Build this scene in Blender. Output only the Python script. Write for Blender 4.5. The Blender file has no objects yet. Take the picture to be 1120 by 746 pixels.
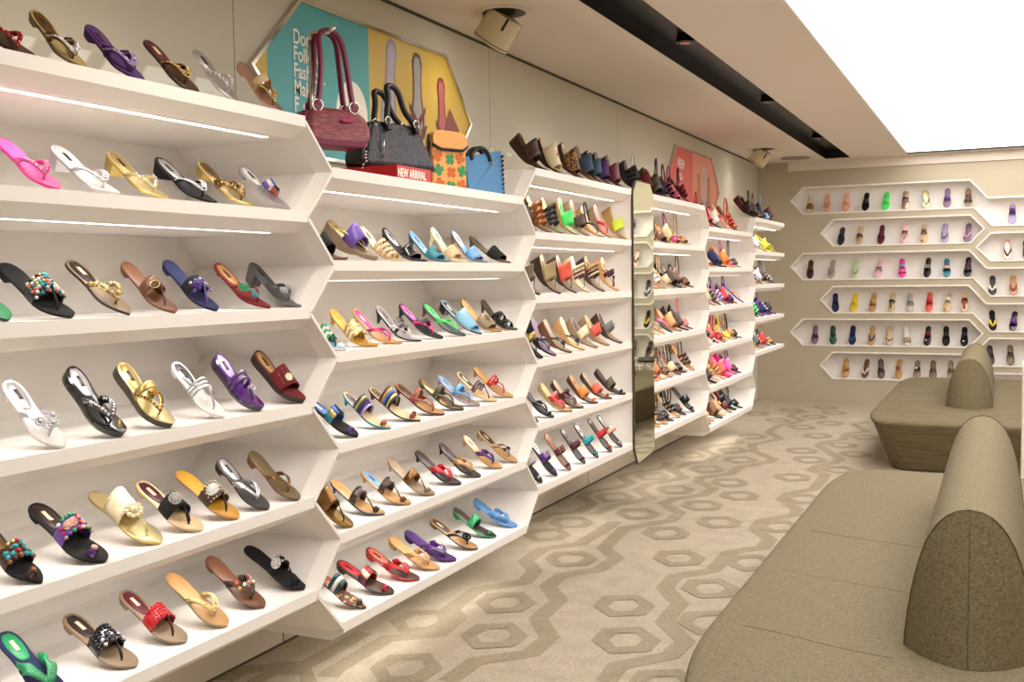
import bpy, bmesh, math, random
from mathutils import Vector, Matrix, Euler
random.seed(7)
SC = bpy.context.scene
COLL = SC.collection
PI = math.pi

# ------------------------------------------------------------------ camera
FPX, EYE = 1152.29, 1.42
YAW, PITCH, ROLL = 0.43548412, 0.0588688, -0.01333434
_f = Vector((-math.sin(YAW)*math.cos(PITCH), math.cos(YAW)*math.cos(PITCH), -math.sin(PITCH)))
_r = Vector((math.cos(YAW), math.sin(YAW), 0))
_u = _r.cross(_f)
CR = _r*math.cos(ROLL) + _u*math.sin(ROLL)
CU = -_r*math.sin(ROLL) + _u*math.cos(ROLL)
CF = _f
CAM = Vector((0, 0, EYE))
cd = bpy.data.cameras.new('camera')
cam = bpy.data.objects.new('camera', cd)
COLL.objects.link(cam)
cd.sensor_width = 36.0
cd.lens = FPX/1120*36.0
cd.clip_start = 0.05
cam.matrix_world = Matrix(((CR.x, CU.x, -CF.x, CAM.x), (CR.y, CU.y, -CF.y, CAM.y), (CR.z, CU.z, -CF.z, CAM.z), (0, 0, 0, 1)))
SC.camera = cam

def ray(px, py):
    return CR*((px-560)/FPX) - CU*((py-373)/FPX) + CF
def on_z(px, py, z):
    d = ray(px, py); return CAM + d*((z-EYE)/d.z)
def on_x(px, py, x):
    d = ray(px, py); return CAM + d*(x/d.x)
def on_y(px, py, y):
    d = ray(px, py); return CAM + d*(y/d.y)

# ------------------------------------------------------------------ light, exposure
SC.view_settings.view_transform = 'Standard'
SC.view_settings.look = 'None'
SC.view_settings.exposure = 0.26
SC.view_settings.gamma = 1.0
SC.view_settings.use_curve_mapping = False
PANEL_E, LED_E, LED_W, DOWN_W, STRIP_W = 3.2, 4.5, 1.4, 2.0, 20.0
W = bpy.data.worlds.new('world'); SC.world = W; W.use_nodes = True
W.node_tree.nodes['Background'].inputs[0].default_value = (1.0, 0.86, 0.7, 1)
W.node_tree.nodes['Background'].inputs[1].default_value = 0.12

# ------------------------------------------------------------------ materials
def lin(c):
    if isinstance(c, str):
        c = [int(c[i:i+2], 16)/255 for i in (0, 2, 4)]
    return tuple(x/12.92 if x <= 0.04045 else ((x+0.055)/1.055)**2.4 for x in c)

def new_mat(name):
    m = bpy.data.materials.new(name); m.use_nodes = True
    return m, m.node_tree.nodes, m.node_tree.links, m.node_tree.nodes['Principled BSDF']

def simple(name, hexc, rough=0.5, metal=0.0, coat=0.0, noise=0.0, scale=60, bump=0.0, sheen=0.0):
    m, N, Lk, b = new_mat(name)
    c = lin(hexc)
    b.inputs['Base Color'].default_value = (*c, 1)
    b.inputs['Roughness'].default_value = rough
    b.inputs['Metallic'].default_value = metal
    b.inputs['Coat Weight'].default_value = coat
    if sheen: b.inputs['Sheen Weight'].default_value = sheen
    if noise or bump:
        t = N.new('ShaderNodeTexCoord'); n = N.new('ShaderNodeTexNoise')
        n.inputs['Scale'].default_value = scale; n.inputs['Detail'].default_value = 3
        Lk.new(t.outputs['Object'], n.inputs['Vector'])
        if noise:
            r = N.new('ShaderNodeValToRGB')
            r.color_ramp.elements[0].position = 0.3; r.color_ramp.elements[1].position = 0.7
            r.color_ramp.elements[0].color = (*[x*(1-noise) for x in c], 1)
            r.color_ramp.elements[1].color = (*[min(1, x*(1+noise)) for x in c], 1)
            Lk.new(n.outputs['Fac'], r.inputs[0]); Lk.new(r.outputs[0], b.inputs['Base Color'])
        if bump:
            bp = N.new('ShaderNodeBump'); bp.inputs['Strength'].default_value = bump; bp.inputs['Distance'].default_value = 0.002
            Lk.new(n.outputs['Fac'], bp.inputs['Height']); Lk.new(bp.outputs[0], b.inputs['Normal'])
    return m

def emit(name, col, s):
    m, N, Lk, b = new_mat(name)
    b.inputs['Base Color'].default_value = (*col, 1)
    b.inputs['Emission Color'].default_value = (*col, 1)
    b.inputs['Emission Strength'].default_value = s
    return m

def acrylic(name, tint=(0.993, 0.995, 0.993)):
    m, N, Lk, b = new_mat(name)
    N.remove(b)
    out = N['Material Output']
    tr = N.new('ShaderNodeBsdfTransparent'); tr.inputs[0].default_value = (*tint, 1)
    gl = N.new('ShaderNodeBsdfGlossy'); gl.inputs['Roughness'].default_value = 0.05
    mx = N.new('ShaderNodeMixShader'); mx.inputs[0].default_value = 0.035
    Lk.new(tr.outputs[0], mx.inputs[1]); Lk.new(gl.outputs[0], mx.inputs[2])
    Lk.new(mx.outputs[0], out.inputs[0])
    return m

M = {}
M['white'] = simple('white_lacquer', 'F3EDE7', 0.45)
M['ceil'] = simple('ceiling_paint', 'E6DACE', 0.8)
M['wallR'] = simple('back_wall_paint', 'B9AD96', 0.7, noise=0.03, scale=3)
M['plinth'] = simple('plinth_laminate', 'D5C9B8', 0.6)
M['black'] = simple('black_paint', '0E0C0D', 0.35)
M['darkline'] = simple('dark_gap', '4A4034', 0.8)
M['panel'] = emit('light_panel_diffuser', (1.0, 0.97, 0.94), PANEL_E)
M['led'] = emit('led_diffuser', (1.0, 0.965, 0.93), LED_E)
M['acr'] = acrylic('clear_acrylic')
M['frost'] = simple('frosted_acrylic', 'EFEAE2', 0.3)
M['chrome'] = simple('chrome', 'D8D4CC', 0.15, metal=1)
M['lampcase'] = simple('cream_lamp_housing', 'D9CBA8', 0.45)
M['grey'] = simple('ceiling_speaker_grille', '9C8F80', 0.8)
M['rim'] = simple('white_rim', 'F4EEE4', 0.4)

def wall_left_mat():
    m, N, Lk, b = new_mat('left_wall_panels')
    t = N.new('ShaderNodeTexCoord'); s = N.new('ShaderNodeSeparateXYZ'); Lk.new(t.outputs['Object'], s.inputs[0])
    a = N.new('ShaderNodeMath'); a.operation = 'SUBTRACT'; a.inputs[1].default_value = 3.11-2.12*4
    d = N.new('ShaderNodeMath'); d.operation = 'MODULO'; d.inputs[1].default_value = 2.12
    c = N.new('ShaderNodeMath'); c.operation = 'LESS_THAN'; c.inputs[1].default_value = 0.006
    Lk.new(s.outputs['Y'], a.inputs[0]); Lk.new(a.outputs[0], d.inputs[0]); Lk.new(d.outputs[0], c.inputs[0])
    n = N.new('ShaderNodeTexNoise'); n.inputs['Scale'].default_value = 2.5
    Lk.new(t.outputs['Object'], n.inputs['Vector'])
    r = N.new('ShaderNodeValToRGB')
    c0 = lin('CBC4B2')
    r.color_ramp.elements[0].color = (*[x*.96 for x in c0], 1); r.color_ramp.elements[1].color = (*[x*1.04 for x in c0], 1)
    Lk.new(n.outputs['Fac'], r.inputs[0])
    mx = N.new('ShaderNodeMixRGB'); mx.inputs[2].default_value = (*lin('8F8468'), 1)
    Lk.new(c.outputs[0], mx.inputs[0]); Lk.new(r.outputs[0], mx.inputs[1]); Lk.new(mx.outputs[0], b.inputs['Base Color'])
    b.inputs['Roughness'].default_value = 0.6
    return m
M['wallL'] = wall_left_mat()

def carpet_mat(name, hexc):
    m, N, Lk, b = new_mat(name)
    t = N.new('ShaderNodeTexCoord')
    n = N.new('ShaderNodeTexNoise'); n.inputs['Scale'].default_value = 75; n.inputs['Detail'].default_value = 6; n.inputs['Roughness'].default_value = 0.75
    n2 = N.new('ShaderNodeTexNoise'); n2.inputs['Scale'].default_value = 9; n2.inputs['Detail'].default_value = 5
    Lk.new(t.outputs['Object'], n.inputs['Vector']); Lk.new(t.outputs['Object'], n2.inputs['Vector'])
    ad = N.new('ShaderNodeMath'); ad.operation = 'MULTIPLY_ADD'; ad.inputs[1].default_value = 0.25
    Lk.new(n2.outputs['Fac'], ad.inputs[0])
    h = N.new('ShaderNodeMath'); h.operation = 'MULTIPLY'; h.inputs[1].default_value = 0.75
    Lk.new(n.outputs['Fac'], h.inputs[0]); Lk.new(h.outputs[0], ad.inputs[2])
    r = N.new('ShaderNodeValToRGB'); c = lin(hexc)
    r.color_ramp.elements[0].position = 0.34; r.color_ramp.elements[1].position = 0.66
    r.color_ramp.elements[0].color = (*[x*0.68 for x in c], 1); r.color_ramp.elements[1].color = (*[min(1, x*1.26) for x in c], 1)
    Lk.new(ad.outputs[0], r.inputs[0]); Lk.new(r.outputs[0], b.inputs['Base Color'])
    b.inputs['Roughness'].default_value = 0.95
    bp = N.new('ShaderNodeBump'); bp.inputs['Strength'].default_value = 0.25; bp.inputs['Distance'].default_value = 0.004
    Lk.new(n.outputs['Fac'], bp.inputs['Height']); Lk.new(bp.outputs[0], b.inputs['Normal'])
    return m
M['carpet'] = carpet_mat('carpet_light', 'A99C88')
M['carpet2'] = carpet_mat('carpet_dark', '92856E')

def tweed(name, hexc, amt, sc=220, streak=False):
    m, N, Lk, b = new_mat(name)
    t = N.new('ShaderNodeTexCoord')
    n = N.new('ShaderNodeTexNoise'); n.inputs['Scale'].default_value = sc; n.inputs['Detail'].default_value = 5; n.inputs['Roughness'].default_value = 0.7
    if streak:
        mp = N.new('ShaderNodeMapping'); mp.inputs['Scale'].default_value = (0.08, 1, 1)
        Lk.new(t.outputs['Object'], mp.inputs[0]); Lk.new(mp.outputs[0], n.inputs['Vector'])
    else:
        Lk.new(t.outputs['Object'], n.inputs['Vector'])
    r = N.new('ShaderNodeValToRGB'); c = lin(hexc)
    r.color_ramp.elements[0].position = 0.36; r.color_ramp.elements[1].position = 0.64
    r.color_ramp.elements[0].color = (*[x*(1-amt) for x in c], 1); r.color_ramp.elements[1].color = (*[min(1, x*(1+amt)) for x in c], 1)
    Lk.new(n.outputs['Fac'], r.inputs[0]); Lk.new(r.outputs[0], b.inputs['Base Color'])
    b.inputs['Roughness'].default_value = 0.9; b.inputs['Sheen Weight'].default_value = 0.03; b.inputs['Specular IOR Level'].default_value = 0.15
    bp = N.new('ShaderNodeBump'); bp.inputs['Strength'].default_value = 0.3; bp.inputs['Distance'].default_value = 0.002
    Lk.new(n.outputs['Fac'], bp.inputs['Height']); Lk.new(bp.outputs[0], b.inputs['Normal'])
    return m
M['seat'] = tweed('olive_tweed_seat', '7A6F57', 0.26, 120)
M['seatfar'] = tweed('olive_ribbed_seat', '6E634A', 0.26, 60, True)
M['back'] = tweed('olive_tweed_backrest', '796E54', 0.36, 150)
M['seam'] = simple('olive_piping', '4E4430', 0.9)

# mirror
def mirror_mat():
    m, N, Lk, b = new_mat('mirror_silver')
    b.inputs['Base Color'].default_value = (0.80, 0.83, 0.70, 1); b.inputs['Metallic'].default_value = 1; b.inputs['Roughness'].default_value = 0.02
    return m
M['mirror'] = mirror_mat()

COLS = dict(black=('0D0B0E', 'lea'), suede=('0B090A', 'fab'), patent=('0D0B10', 'pat'), white=('D9D5D1', 'lea'), cream=('E2D2AE', 'lea'),
 beige=('CDAF86', 'lea'), tan=('B98B55', 'lea'), camel=('A97B45', 'lea'), mustard=('B98524', 'lea'), brown=('6B432A', 'lea'), dbrown=('2E1C18', 'lea'),
 choc=('42291F', 'lea'), olive=('6B5C3C', 'lea'), dolive=('47402F', 'lea'), taupe=('8A745C', 'lea'), khaki=('A08C60', 'lea'),
 gold=('C6AC68', 'met'), pgold=('DACB95', 'met'), dgold=('8E6A2A', 'met'), bronze=('7E5A33', 'met'), copper=('9A5E3A', 'met'),
 silver=('C9C7CC', 'met'), pewter=('77757A', 'met'), rose=('CBA091', 'met'), steel=('4F535C', 'met'),
 red=('B5121F', 'lea'), rsat=('A00A1A', 'pat'), dred=('6E1018', 'fab'), maroon=('45141E', 'lea'), wine=('5C1628', 'lea'), coral=('D8563F', 'lea'), orange=('E07A22', 'lea'),
 pink=('E0559A', 'lea'), hot=('DB2C86', 'lea'), magenta=('B81F72', 'lea'), lpink=('E6B3BC', 'lea'), peach=('E6A98B', 'lea'), salmon=('DC7A70', 'lea'),
 purple=('43205F', 'fab'), psat=('4E1F6E', 'pat'), violet=('5F3F93', 'lea'), dpurple=('2E1636', 'pat'), mauve=('7B5A78', 'lea'), lilac=('9C8CB4', 'lea'),
 navy=('161A45', 'fab'), blue=('2C5DA8', 'lea'), sky=('5E95CB', 'lea'), lblue=('86B7D4', 'lea'), teal=('1F7480', 'lea'), turq=('23A3AE', 'lea'), denim=('3B4D63', 'fab'),
 green=('1F8A55', 'lea'), neon=('4BE063', 'lea'), dgreen=('1C3B33', 'lea'), lime=('C9DC2B', 'lea'), pgreen=('B9CF9C', 'lea'), yellow=('E3C21F', 'lea'),
 grey=('6C6668', 'lea'), charcoal=('3E3937', 'fab'), lgrey=('A8A29C', 'lea'), clear=('D9DAD8', 'clr'), rust=('8A3F2A', 'lea'), gem=('E6E2EA', 'met'), leopard=('8C6238', 'leo'), paisley=('3F3A2A', 'pai'))
_mc = {}
def CM(name):
    if name in _mc: return _mc[name]
    h, k = COLS[name]
    if k == 'lea': m = simple('leather_'+name, h, 0.42, noise=0.06, scale=90, bump=0.12)
    elif k == 'fab': m = simple('suede_'+name, h, 0.85, noise=0.1, scale=200, bump=0.15)
    elif k == 'pat': m = simple('patent_'+name, h, 0.15, coat=0.6)
    elif k == 'met': m = simple('metallic_'+name, h, 0.3, metal=0.8)
    elif k == 'clr': m = acrylic('clear_'+name, (0.93, 0.95, 0.95))
    else:
        m, N, Lk, b = new_mat('print_'+name)
        t = N.new('ShaderNodeTexCoord'); v = N.new('ShaderNodeTexVoronoi'); v.inputs['Scale'].default_value = 95 if k == 'leo' else 60
        r = N.new('ShaderNodeValToRGB'); r.color_ramp.interpolation = 'CONSTANT'
        Lk.new(t.outputs['Object'], v.inputs['Vector']); Lk.new(v.outputs['Distance'], r.inputs[0]); Lk.new(r.outputs[0], b.inputs['Base Color'])
        e = r.color_ramp.elements
        if k == 'leo':
            e[0].color = (*lin('A8763E'), 1); e[1].position = 0.5; e[1].color = (*lin('3A2414'), 1)
        else:
            e[0].color = (*lin('C0713F'), 1); e[1].position = 0.25; e[1].color = (*lin('C9B07A'), 1)
            q = e.new(0.38); q.color = (*lin('20302A'), 1); q = e.new(0.6); q.color = (*lin('7A2F20'), 1)
        b.inputs['Roughness'].default_value = 0.6
    _mc[name] = m
    return m

# ------------------------------------------------------------------ object helpers
def obj(name, bm, mats, parent=None, smooth=False):
    me = bpy.data.meshes.new(name)
    bmesh.ops.recalc_face_normals(bm, faces=bm.faces)
    bm.to_mesh(me); bm.free()
    if smooth:
        for p in me.polygons: p.use_smooth = True
    if not isinstance(mats, (list, tuple)): mats = [mats]
    for m in mats: me.materials.append(m)
    o = bpy.data.objects.new(name, me); COLL.objects.link(o)
    if parent is not None: o.parent = parent
    return o
def thing(name, label, cat, loc=(0, 0, 0), rot=(0, 0, 0), group=None):
    o = bpy.data.objects.new(name, None); COLL.objects.link(o)
    o.empty_display_size = 0.05
    o.location = loc; o.rotation_euler = rot; o['label'] = label; o['category'] = cat
    if group: o['group'] = group
    return o
def struct(name, bm, m, label=None):
    o = obj(name, bm, m); o['kind'] = 'structure'
    if label: o['label'] = label
    return o
def box(bm, x0, x1, y0, y1, z0, z1, mi=0):
    v = [bm.verts.new(p) for p in ((x0,y0,z0),(x1,y0,z0),(x1,y1,z0),(x0,y1,z0),(x0,y0,z1),(x1,y0,z1),(x1,y1,z1),(x0,y1,z1))]
    for f in ((0,3,2,1),(4,5,6,7),(0,1,5,4),(1,2,6,5),(2,3,7,6),(3,0,4,7)):
        bm.faces.new([v[i] for i in f]).material_index = mi
def prism(bm, pts, d, mi=0):
    """closed polygon pts (Vectors) swept by vector d"""
    a = [bm.verts.new(p) for p in pts]; b = [bm.verts.new(Vector(p)+d) for p in pts]
    n = len(pts)
    bm.faces.new(a).material_index = mi; bm.faces.new(b[::-1]).material_index = mi
    for i in range(n):
        bm.faces.new((a[i], a[(i+1) % n], b[(i+1) % n], b[i])).material_index = mi
def tube(bm, pts, r, n=8, mi=0, closed=False):
    rings = []
    m = len(pts); pts = [Vector(p) for p in pts]
    T = []
    for i in range(m):
        t = (pts[(i+1) % m]-pts[i-1]) if closed else (pts[min(i+1, m-1)]-pts[max(i-1, 0)])
        T.append(t.normalized() if t.length > 1e-9 else Vector((0, 0, 1)))
    a = T[0].cross(Vector((0, 0, 1)))
    if a.length < 0.1: a = T[0].cross(Vector((0, 1, 0)))
    a.normalize()
    for i, p in enumerate(pts):
        t = T[i]; a = (a-t*a.dot(t)); a.normalize(); b = a.cross(t)
        rr = r[i] if isinstance(r, (list, tuple)) else r
        rings.append([bm.verts.new(p+(a*math.cos(2*PI*k/n)+b*math.sin(2*PI*k/n))*rr) for k in range(n)])
    for i in range(m if closed else m-1):
        A, B = rings[i], rings[(i+1) % m]
        for k in range(n):
            f = bm.faces.new((A[k], A[(k+1) % n], B[(k+1) % n], B[k])); f.material_index = mi; f.smooth = True
    if not closed:
        bm.faces.new(rings[0][::-1]).material_index = mi; bm.faces.new(rings[-1]).material_index = mi
def ball(bm, c, r, mi=0, sub=1, sc=(1, 1, 1)):
    g = bmesh.ops.create_icosphere(bm, subdivisions=sub, radius=r, matrix=Matrix.Translation(c) @ Matrix.Diagonal((*sc, 1)))
    for v in g['verts']:
        for f in v.link_faces: f.material_index = mi; f.smooth = True
def cyl(bm, c, r, h, axis='z', n=16, mi=0, r2=None):
    R = {'z': Matrix(), 'x': Matrix.Rotation(PI/2, 4, 'Y'), 'y': Matrix.Rotation(PI/2, 4, 'X')}[axis] if isinstance(axis, str) else axis
    g = bmesh.ops.create_cone(bm, cap_ends=True, segments=n, radius1=r, radius2=r if r2 is None else r2, depth=h, matrix=Matrix.Translation(c) @ R)
    for v in g['verts']:
        for f in v.link_faces: f.material_index = mi
def text_mesh(name, body, size, mat, parent, M4, align='LEFT', bold=0.0, depth=0.0005):
    cu = bpy.data.curves.new(name, 'FONT'); cu.body = body; cu.size = size; cu.align_x = align
    cu.offset = bold; cu.extrude = depth
    to = bpy.data.objects.new(name, cu); COLL.objects.link(to)
    dg = bpy.context.evaluated_depsgraph_get()
    me = bpy.data.meshes.new_from_object(to.evaluated_get(dg))
    bpy.data.objects.remove(to); bpy.data.curves.remove(cu)
    me.transform(M4); me.materials.clear(); me.materials.append(mat)
    o = bpy.data.objects.new(name, me); COLL.objects.link(o); o.parent = parent
    return o
def poly_fill(bm, loops, mi=0):
    es = []
    for lp in loops:
        vs = [bm.verts.new(p) for p in lp]
        es += [bm.edges.new((vs[i], vs[(i+1) % len(vs)])) for i in range(len(vs))]
    r = bmesh.ops.triangle_fill(bm, use_beauty=True, use_dissolve=False, edges=es)
    for g in r['geom']:
        if isinstance(g, bmesh.types.BMFace): g.material_index = mi
def offset2(pts, d):
    """mitred outward offset of a CCW 2D polygon"""
    n = len(pts); out = []
    A = sum(pts[i][0]*pts[(i+1) % n][1]-pts[(i+1) % n][0]*pts[i][1] for i in range(n))
    sg = 1 if A > 0 else -1
    for i in range(n):
        p0, p1, p2 = Vector(pts[i-1]), Vector(pts[i]), Vector(pts[(i+1) % n])
        e1 = (p1-p0).normalized(); e2 = (p2-p1).normalized()
        n1 = Vector((e1.y, -e1.x))*sg; n2 = Vector((e2.y, -e2.x))*sg
        b = (n1+n2); b = b/max(0.2, b.length_squared/2)
        out.append((p1.x+b.x*d, p1.y+b.y*d))
    return out
# ------------------------------------------------------------------ room
WX, WY, CZ = -2.55, 12.185, 2.69      # left wall, back wall, ceiling
RX, FY = 2.6, -1.6
XF = -2.0                              # front plane of the wall shelving
bm = bmesh.new(); box(bm, WX-0.1, RX+0.1, FY-0.1, WY+0.4, -0.1, 0.0); struct('floor', bm, M['carpet'])
bm = bmesh.new(); box(bm, WX-0.1, WX, FY, WY+0.3, 0, CZ+0.1); struct('wall_left', bm, M['wallL'])
bm = bmesh.new(); box(bm, RX, RX+0.1, FY, WY+0.3, 0, CZ+0.1); struct('wall_right', bm, M['wallR'])
bm = bmesh.new(); box(bm, WX-0.1, RX+0.1, FY-0.1, FY, 0, CZ+0.1); struct('wall_front', bm, M['wallR'])
# ceiling with openings for the dark lighting slot and the luminous panel
SX0, SX1, SY0, SY1 = -1.775, -1.512, 0.4, 12.03
PX0, PX1, PY0, PY1 = -0.93, 1.55, 0.9, 12.03
bm = bmesh.new()
poly_fill(bm, [[(WX-0.1, FY-0.1, CZ), (RX+0.1, FY-0.1, CZ), (RX+0.1, WY+0.3, CZ), (WX-0.1, WY+0.3, CZ)],
               [(SX0, SY0, CZ), (SX1, SY0, CZ), (SX1, SY1, CZ), (SX0, SY1, CZ)],
               [(PX0, PY0, CZ), (PX1, PY0, CZ), (PX1, PY1, CZ), (PX0, PY1, CZ)]])
struct('ceiling', bm, M['ceil'])
def channel(bm, x0, x1, y0, y1, z0, z1, t=0.01):
    box(bm, x0-t, x1+t, y0-t, y1+t, z1, z1+t)
    box(bm, x0-t, x0, y0-t, y1+t, z0+.001, z1); box(bm, x1, x1+t, y0-t, y1+t, z0+.001, z1)
    box(bm, x0, x1, y0-t, y0, z0+.001, z1); box(bm, x0, x1, y1, y1+t, z0+.001, z1)
slot = thing('ceiling_light_slot', 'long black recessed lighting slot in the ceiling between wall and bright panel', 'ceiling light', ((SX0+SX1)/2, 6.2, CZ))
o = slot
def local(o, bm):
    bmesh.ops.translate(bm, verts=bm.verts, vec=-Vector(o.location)); return bm
bm = bmesh.new(); channel(bm, SX0, SX1, SY0, SY1, CZ, CZ+0.10); obj('channel', local(slot, bm), M['black'], slot)
for yy in (2.2, 3.8, 5.9, 8.2, 10.6):
    bm = bmesh.new(); cyl(bm, (-1.64, yy, CZ+0.075), 0.055, 0.05, 'z', 20, 0, 0.045); h = obj('spot_lamp', local(slot, bm), M['steel'] if 'steel' in M else M['black'], slot)
    bm = bmesh.new(); cyl(bm, (-1.64, yy, CZ+0.048), 0.03, 0.004, 'z', 16); obj('lens', local(slot, bm), M['chrome'], h)
    ld = bpy.data.lights.new('slot_spot_light', 'SPOT'); ld.energy = STRIP_W; ld.spot_size = 1.7; ld.spot_blend = 1.0; ld.color = (1, 0.85, 0.66); ld.shadow_soft_size = 0.05
    lo = bpy.data.objects.new('slot_spot_light', ld); COLL.objects.link(lo); lo.location = (-1.64, yy, CZ+0.03)
    lo.rotation_euler = Vector((-0.40, 0.0, -0.85)).to_track_quat('-Z', 'Y').to_euler()
pan = thing('ceiling_light_panel', 'large bright luminous ceiling panel above the benches', 'ceiling light', ((PX0+PX1)/2, 6.4, CZ))
bm = bmesh.new(); box(bm, PX0, PX1, PY0, PY1, CZ+0.02, CZ+0.03); obj('diffuser', local(pan, bm), M['panel'], pan)
bm = bmesh.new(); channel(bm, PX0, PX1, PY0, PY1, CZ-0.0, CZ+0.031, 0.012); obj('frame', local(pan, bm), M['black'], pan)
# shadow gap between left wall and ceiling, bulkhead on back wall
bm = bmesh.new(); box(bm, WX, WX+0.008, FY, WY, CZ-0.012, CZ); struct('trim_1', bm, M['darkline'])
bm = bmesh.new(); box(bm, WX, WX+0.012, FY, 11.0, 0.012, 0.22); struct('baseboard_left', bm, M['plinth'])
bm = bmesh.new(); box(bm, WX, WX+0.009, FY, 11.0, 0.0, 0.0118)
for yy in (0.9, 2.02, 3.29, 4.41, 5.53, 6.65, 7.77, 8.89, 10.01): box(bm, WX+0.0121, WX+0.0126, yy, yy+0.006, 0.012, 0.22)
struct('trim_3', bm, M['darkline'])
bm = bmesh.new(); box(bm, WX+0.35, RX, WY-0.02, WY, 2.588, CZ); struct('trim_2', bm, M['ceil'])

# ---- gimbal downlights near the left wall
def downlight(x, y, aim, label):
    t = thing('ceiling_downlight', label, 'ceiling light', (x, y, CZ), group=None)
    bm = bmesh.new()
    n = 28
    for (r0, r1, z0, z1) in ((0.105, 0.135, -0.006, -0.002), ):
        a = [bm.verts.new((r0*math.cos(2*PI*k/n), r0*math.sin(2*PI*k/n), z0)) for k in range(n)]
        b = [bm.verts.new((r1*math.cos(2*PI*k/n), r1*math.sin(2*PI*k/n), z1)) for k in range(n)]
        for k in range(n): bm.faces.new((a[k], a[(k+1) % n], b[(k+1) % n], b[k]))
    obj('trim_ring', bm, M['ceil'], t)
    bm = bmesh.new(); cyl(bm, (0, 0, -0.0025), 0.107, 0.002, 'z', 28); obj('recess_plate', bm, M['black'], t)
    q = Vector(aim).normalized().to_track_quat('-Z', 'X').to_matrix().to_4x4()
    R = Matrix.Translation((0, 0, -0.035)) @ q
    bm = bmesh.new()
    cyl(bm, R @ Vector((0, 0, -0.055)), 0.092, 0.15, q, 28)
    hs = obj('lamp_housing', bm, M['lampcase'], t, True)
    md = hs.modifiers.new('e', 'EDGE_SPLIT'); md.split_angle = 0.6
    bm = bmesh.new()
    for a in (0.7, 2.3, 3.9, 5.5):
        c = R @ Vector((0.0915*math.cos(a), 0.0915*math.sin(a), -0.01))
        rr = q @ Matrix.Rotation(a, 4, 'Z')
        g = bmesh.ops.create_cube(bm, size=1, matrix=Matrix.Translation(c) @ rr @ Matrix.Diagonal((0.006, 0.012, 0.06, 1)))
    obj('vent_slot', bm, M['black'], hs)
    bm = bmesh.new(); cyl(bm, R @ Vector((0, 0, -0.118)), 0.0935, 0.004, q, 28); obj('groove', bm, M['darkline'], hs)
    bm = bmesh.new(); cyl(bm, R @ Vector((0, 0, -0.1285)), 0.082, 0.004, q, 28); obj('lens', bm, M['led'], hs)
    ld = bpy.data.lights.new('downlight_beam', 'SPOT'); ld.energy = DOWN_W; ld.spot_size = 1.9; ld.spot_blend = 0.9; ld.color = (1, 0.85, 0.66); ld.shadow_soft_size = 0.07
    lo = bpy.data.objects.new('downlight_beam', ld); COLL.objects.link(lo)
    lo.location = Vector((x, y, CZ)) + (R @ Vector((0, 0, -0.15))); lo.rotation_euler = q.to_euler()
downlight(-2.17, 4.62, (-0.75, 0.05, -1), 'cream swivelling ceiling downlight above the handbags, nearest the camera')
downlight(-2.19, 10.75, (-0.75, 0.1, -1), 'small distant cream ceiling downlight near the far left corner')
sp = thing('ceiling_speaker', 'flat round grey ceiling speaker in the far left corner', 'speaker', (-2.05, 11.75, CZ))
bm = bmesh.new(); cyl(bm, (0, 0, -0.004), 0.15, 0.008, 'z', 32); obj('grille', bm, M['grey'], sp)
bm = bmesh.new(); tube(bm, [(0.152*math.cos(2*PI*k/32), 0.152*math.sin(2*PI*k/32), -0.004) for k in range(32)], 0.004, 6, 0, True); obj('rim', bm, M['grey'], sp)

# ------------------------------------------------------------------ carpet pattern
def Lp(s): return [tuple(float(v) for v in q.split(',')) for q in s.split()]
BANDS = ["489,746 520.2,723.3 580.9,714.5 601.4,696.9 588.7,677.3 611.2,656.8 599.5,641.1 614.2,629.8 654.4,623.2 673.6,610.7 660.3,599.6 683.9,577.5 733,569.5 743.4,561.3 725.6,551 736,546 768.8,541.5 781,534.5 763,526.6 766,522.5 797,519 810.5,510.5 840,506 846,502 824,493.8 822.5,486.8 853.2,480 840.7,472.9 851.4,465.7 873,462 878,459.3 864,456 867,452.6 884,450.5",
 "662.6,746 676.3,728.2 733,717.4 749.7,701.8 727.2,680.2 743.8,660.7 727.2,643 738.9,630.3 780,624 798,604.6 834.4,598.8 841.9,590.3 825.9,578.1 834.4,569.3 870,563.1 871.9,556.6 855,547.2 862.5,539.7 891,535 903.2,519.3 887,513.9 896,509.3 912,506.8 919.3,502.3 903.2,492.5 894.3,487 903.2,483.6 921,480.9 926.4,474.6 947.9,472 933.6,464 951,461.8",
 "357.8,741 365,734 422.9,699 479.1,693.9 500.7,676.3 492.8,666.5 522.2,645 575,636.2 584.8,624.5 575,613.9 593.9,600.4 633.7,595.2 673.6,570.9",
 "651,562.8 672,553.2 712,545.3 697.5,536 710,529.5 749.3,523 735,514 751,507.5 776,503.6 783,498 767,491.2 778,487.8 808,485 810,480",
 "244.5,744.9 266,732.8 336,726.8 369.8,708.7 398.8,691.8",
 "586.5,571.6 599.8,562.8 630.8,560.6 648.5,551.7 636.7,544.3 642.6,538.6 677.9,533.5 690,528.6 678,521.4 694,517 726,512.5 731.4,506"]
RINGS = "624.2,611.4 552.5,659.3 540.2,695.4 682.5,662.6 684.5,700.3 742.7,610.6 728.4,583.2 697.5,562 786.7,571.3 767.5,553 625,572 598.4,585.5 672.5,544.3 738.6,535.8 713.8,521.3 777,643.8 444,731 461.5,680 798.4,528 809,542.2 773.4,513.4 755.5,498.2 810,503 801.5,492.9 823.5,477.8 921,487 886,502.9 935.4,497 876.4,492.9 866.6,522 894.3,476.8 877,467.5 851,460 907.7,463 890.7,456 912,451.8 903,446 828,452.9 865.7,448.8 946,478.6 917.5,513.9 853,576 821,615.6 879,546 776,681 727,750 307,748"
bm = bmesh.new()
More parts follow.
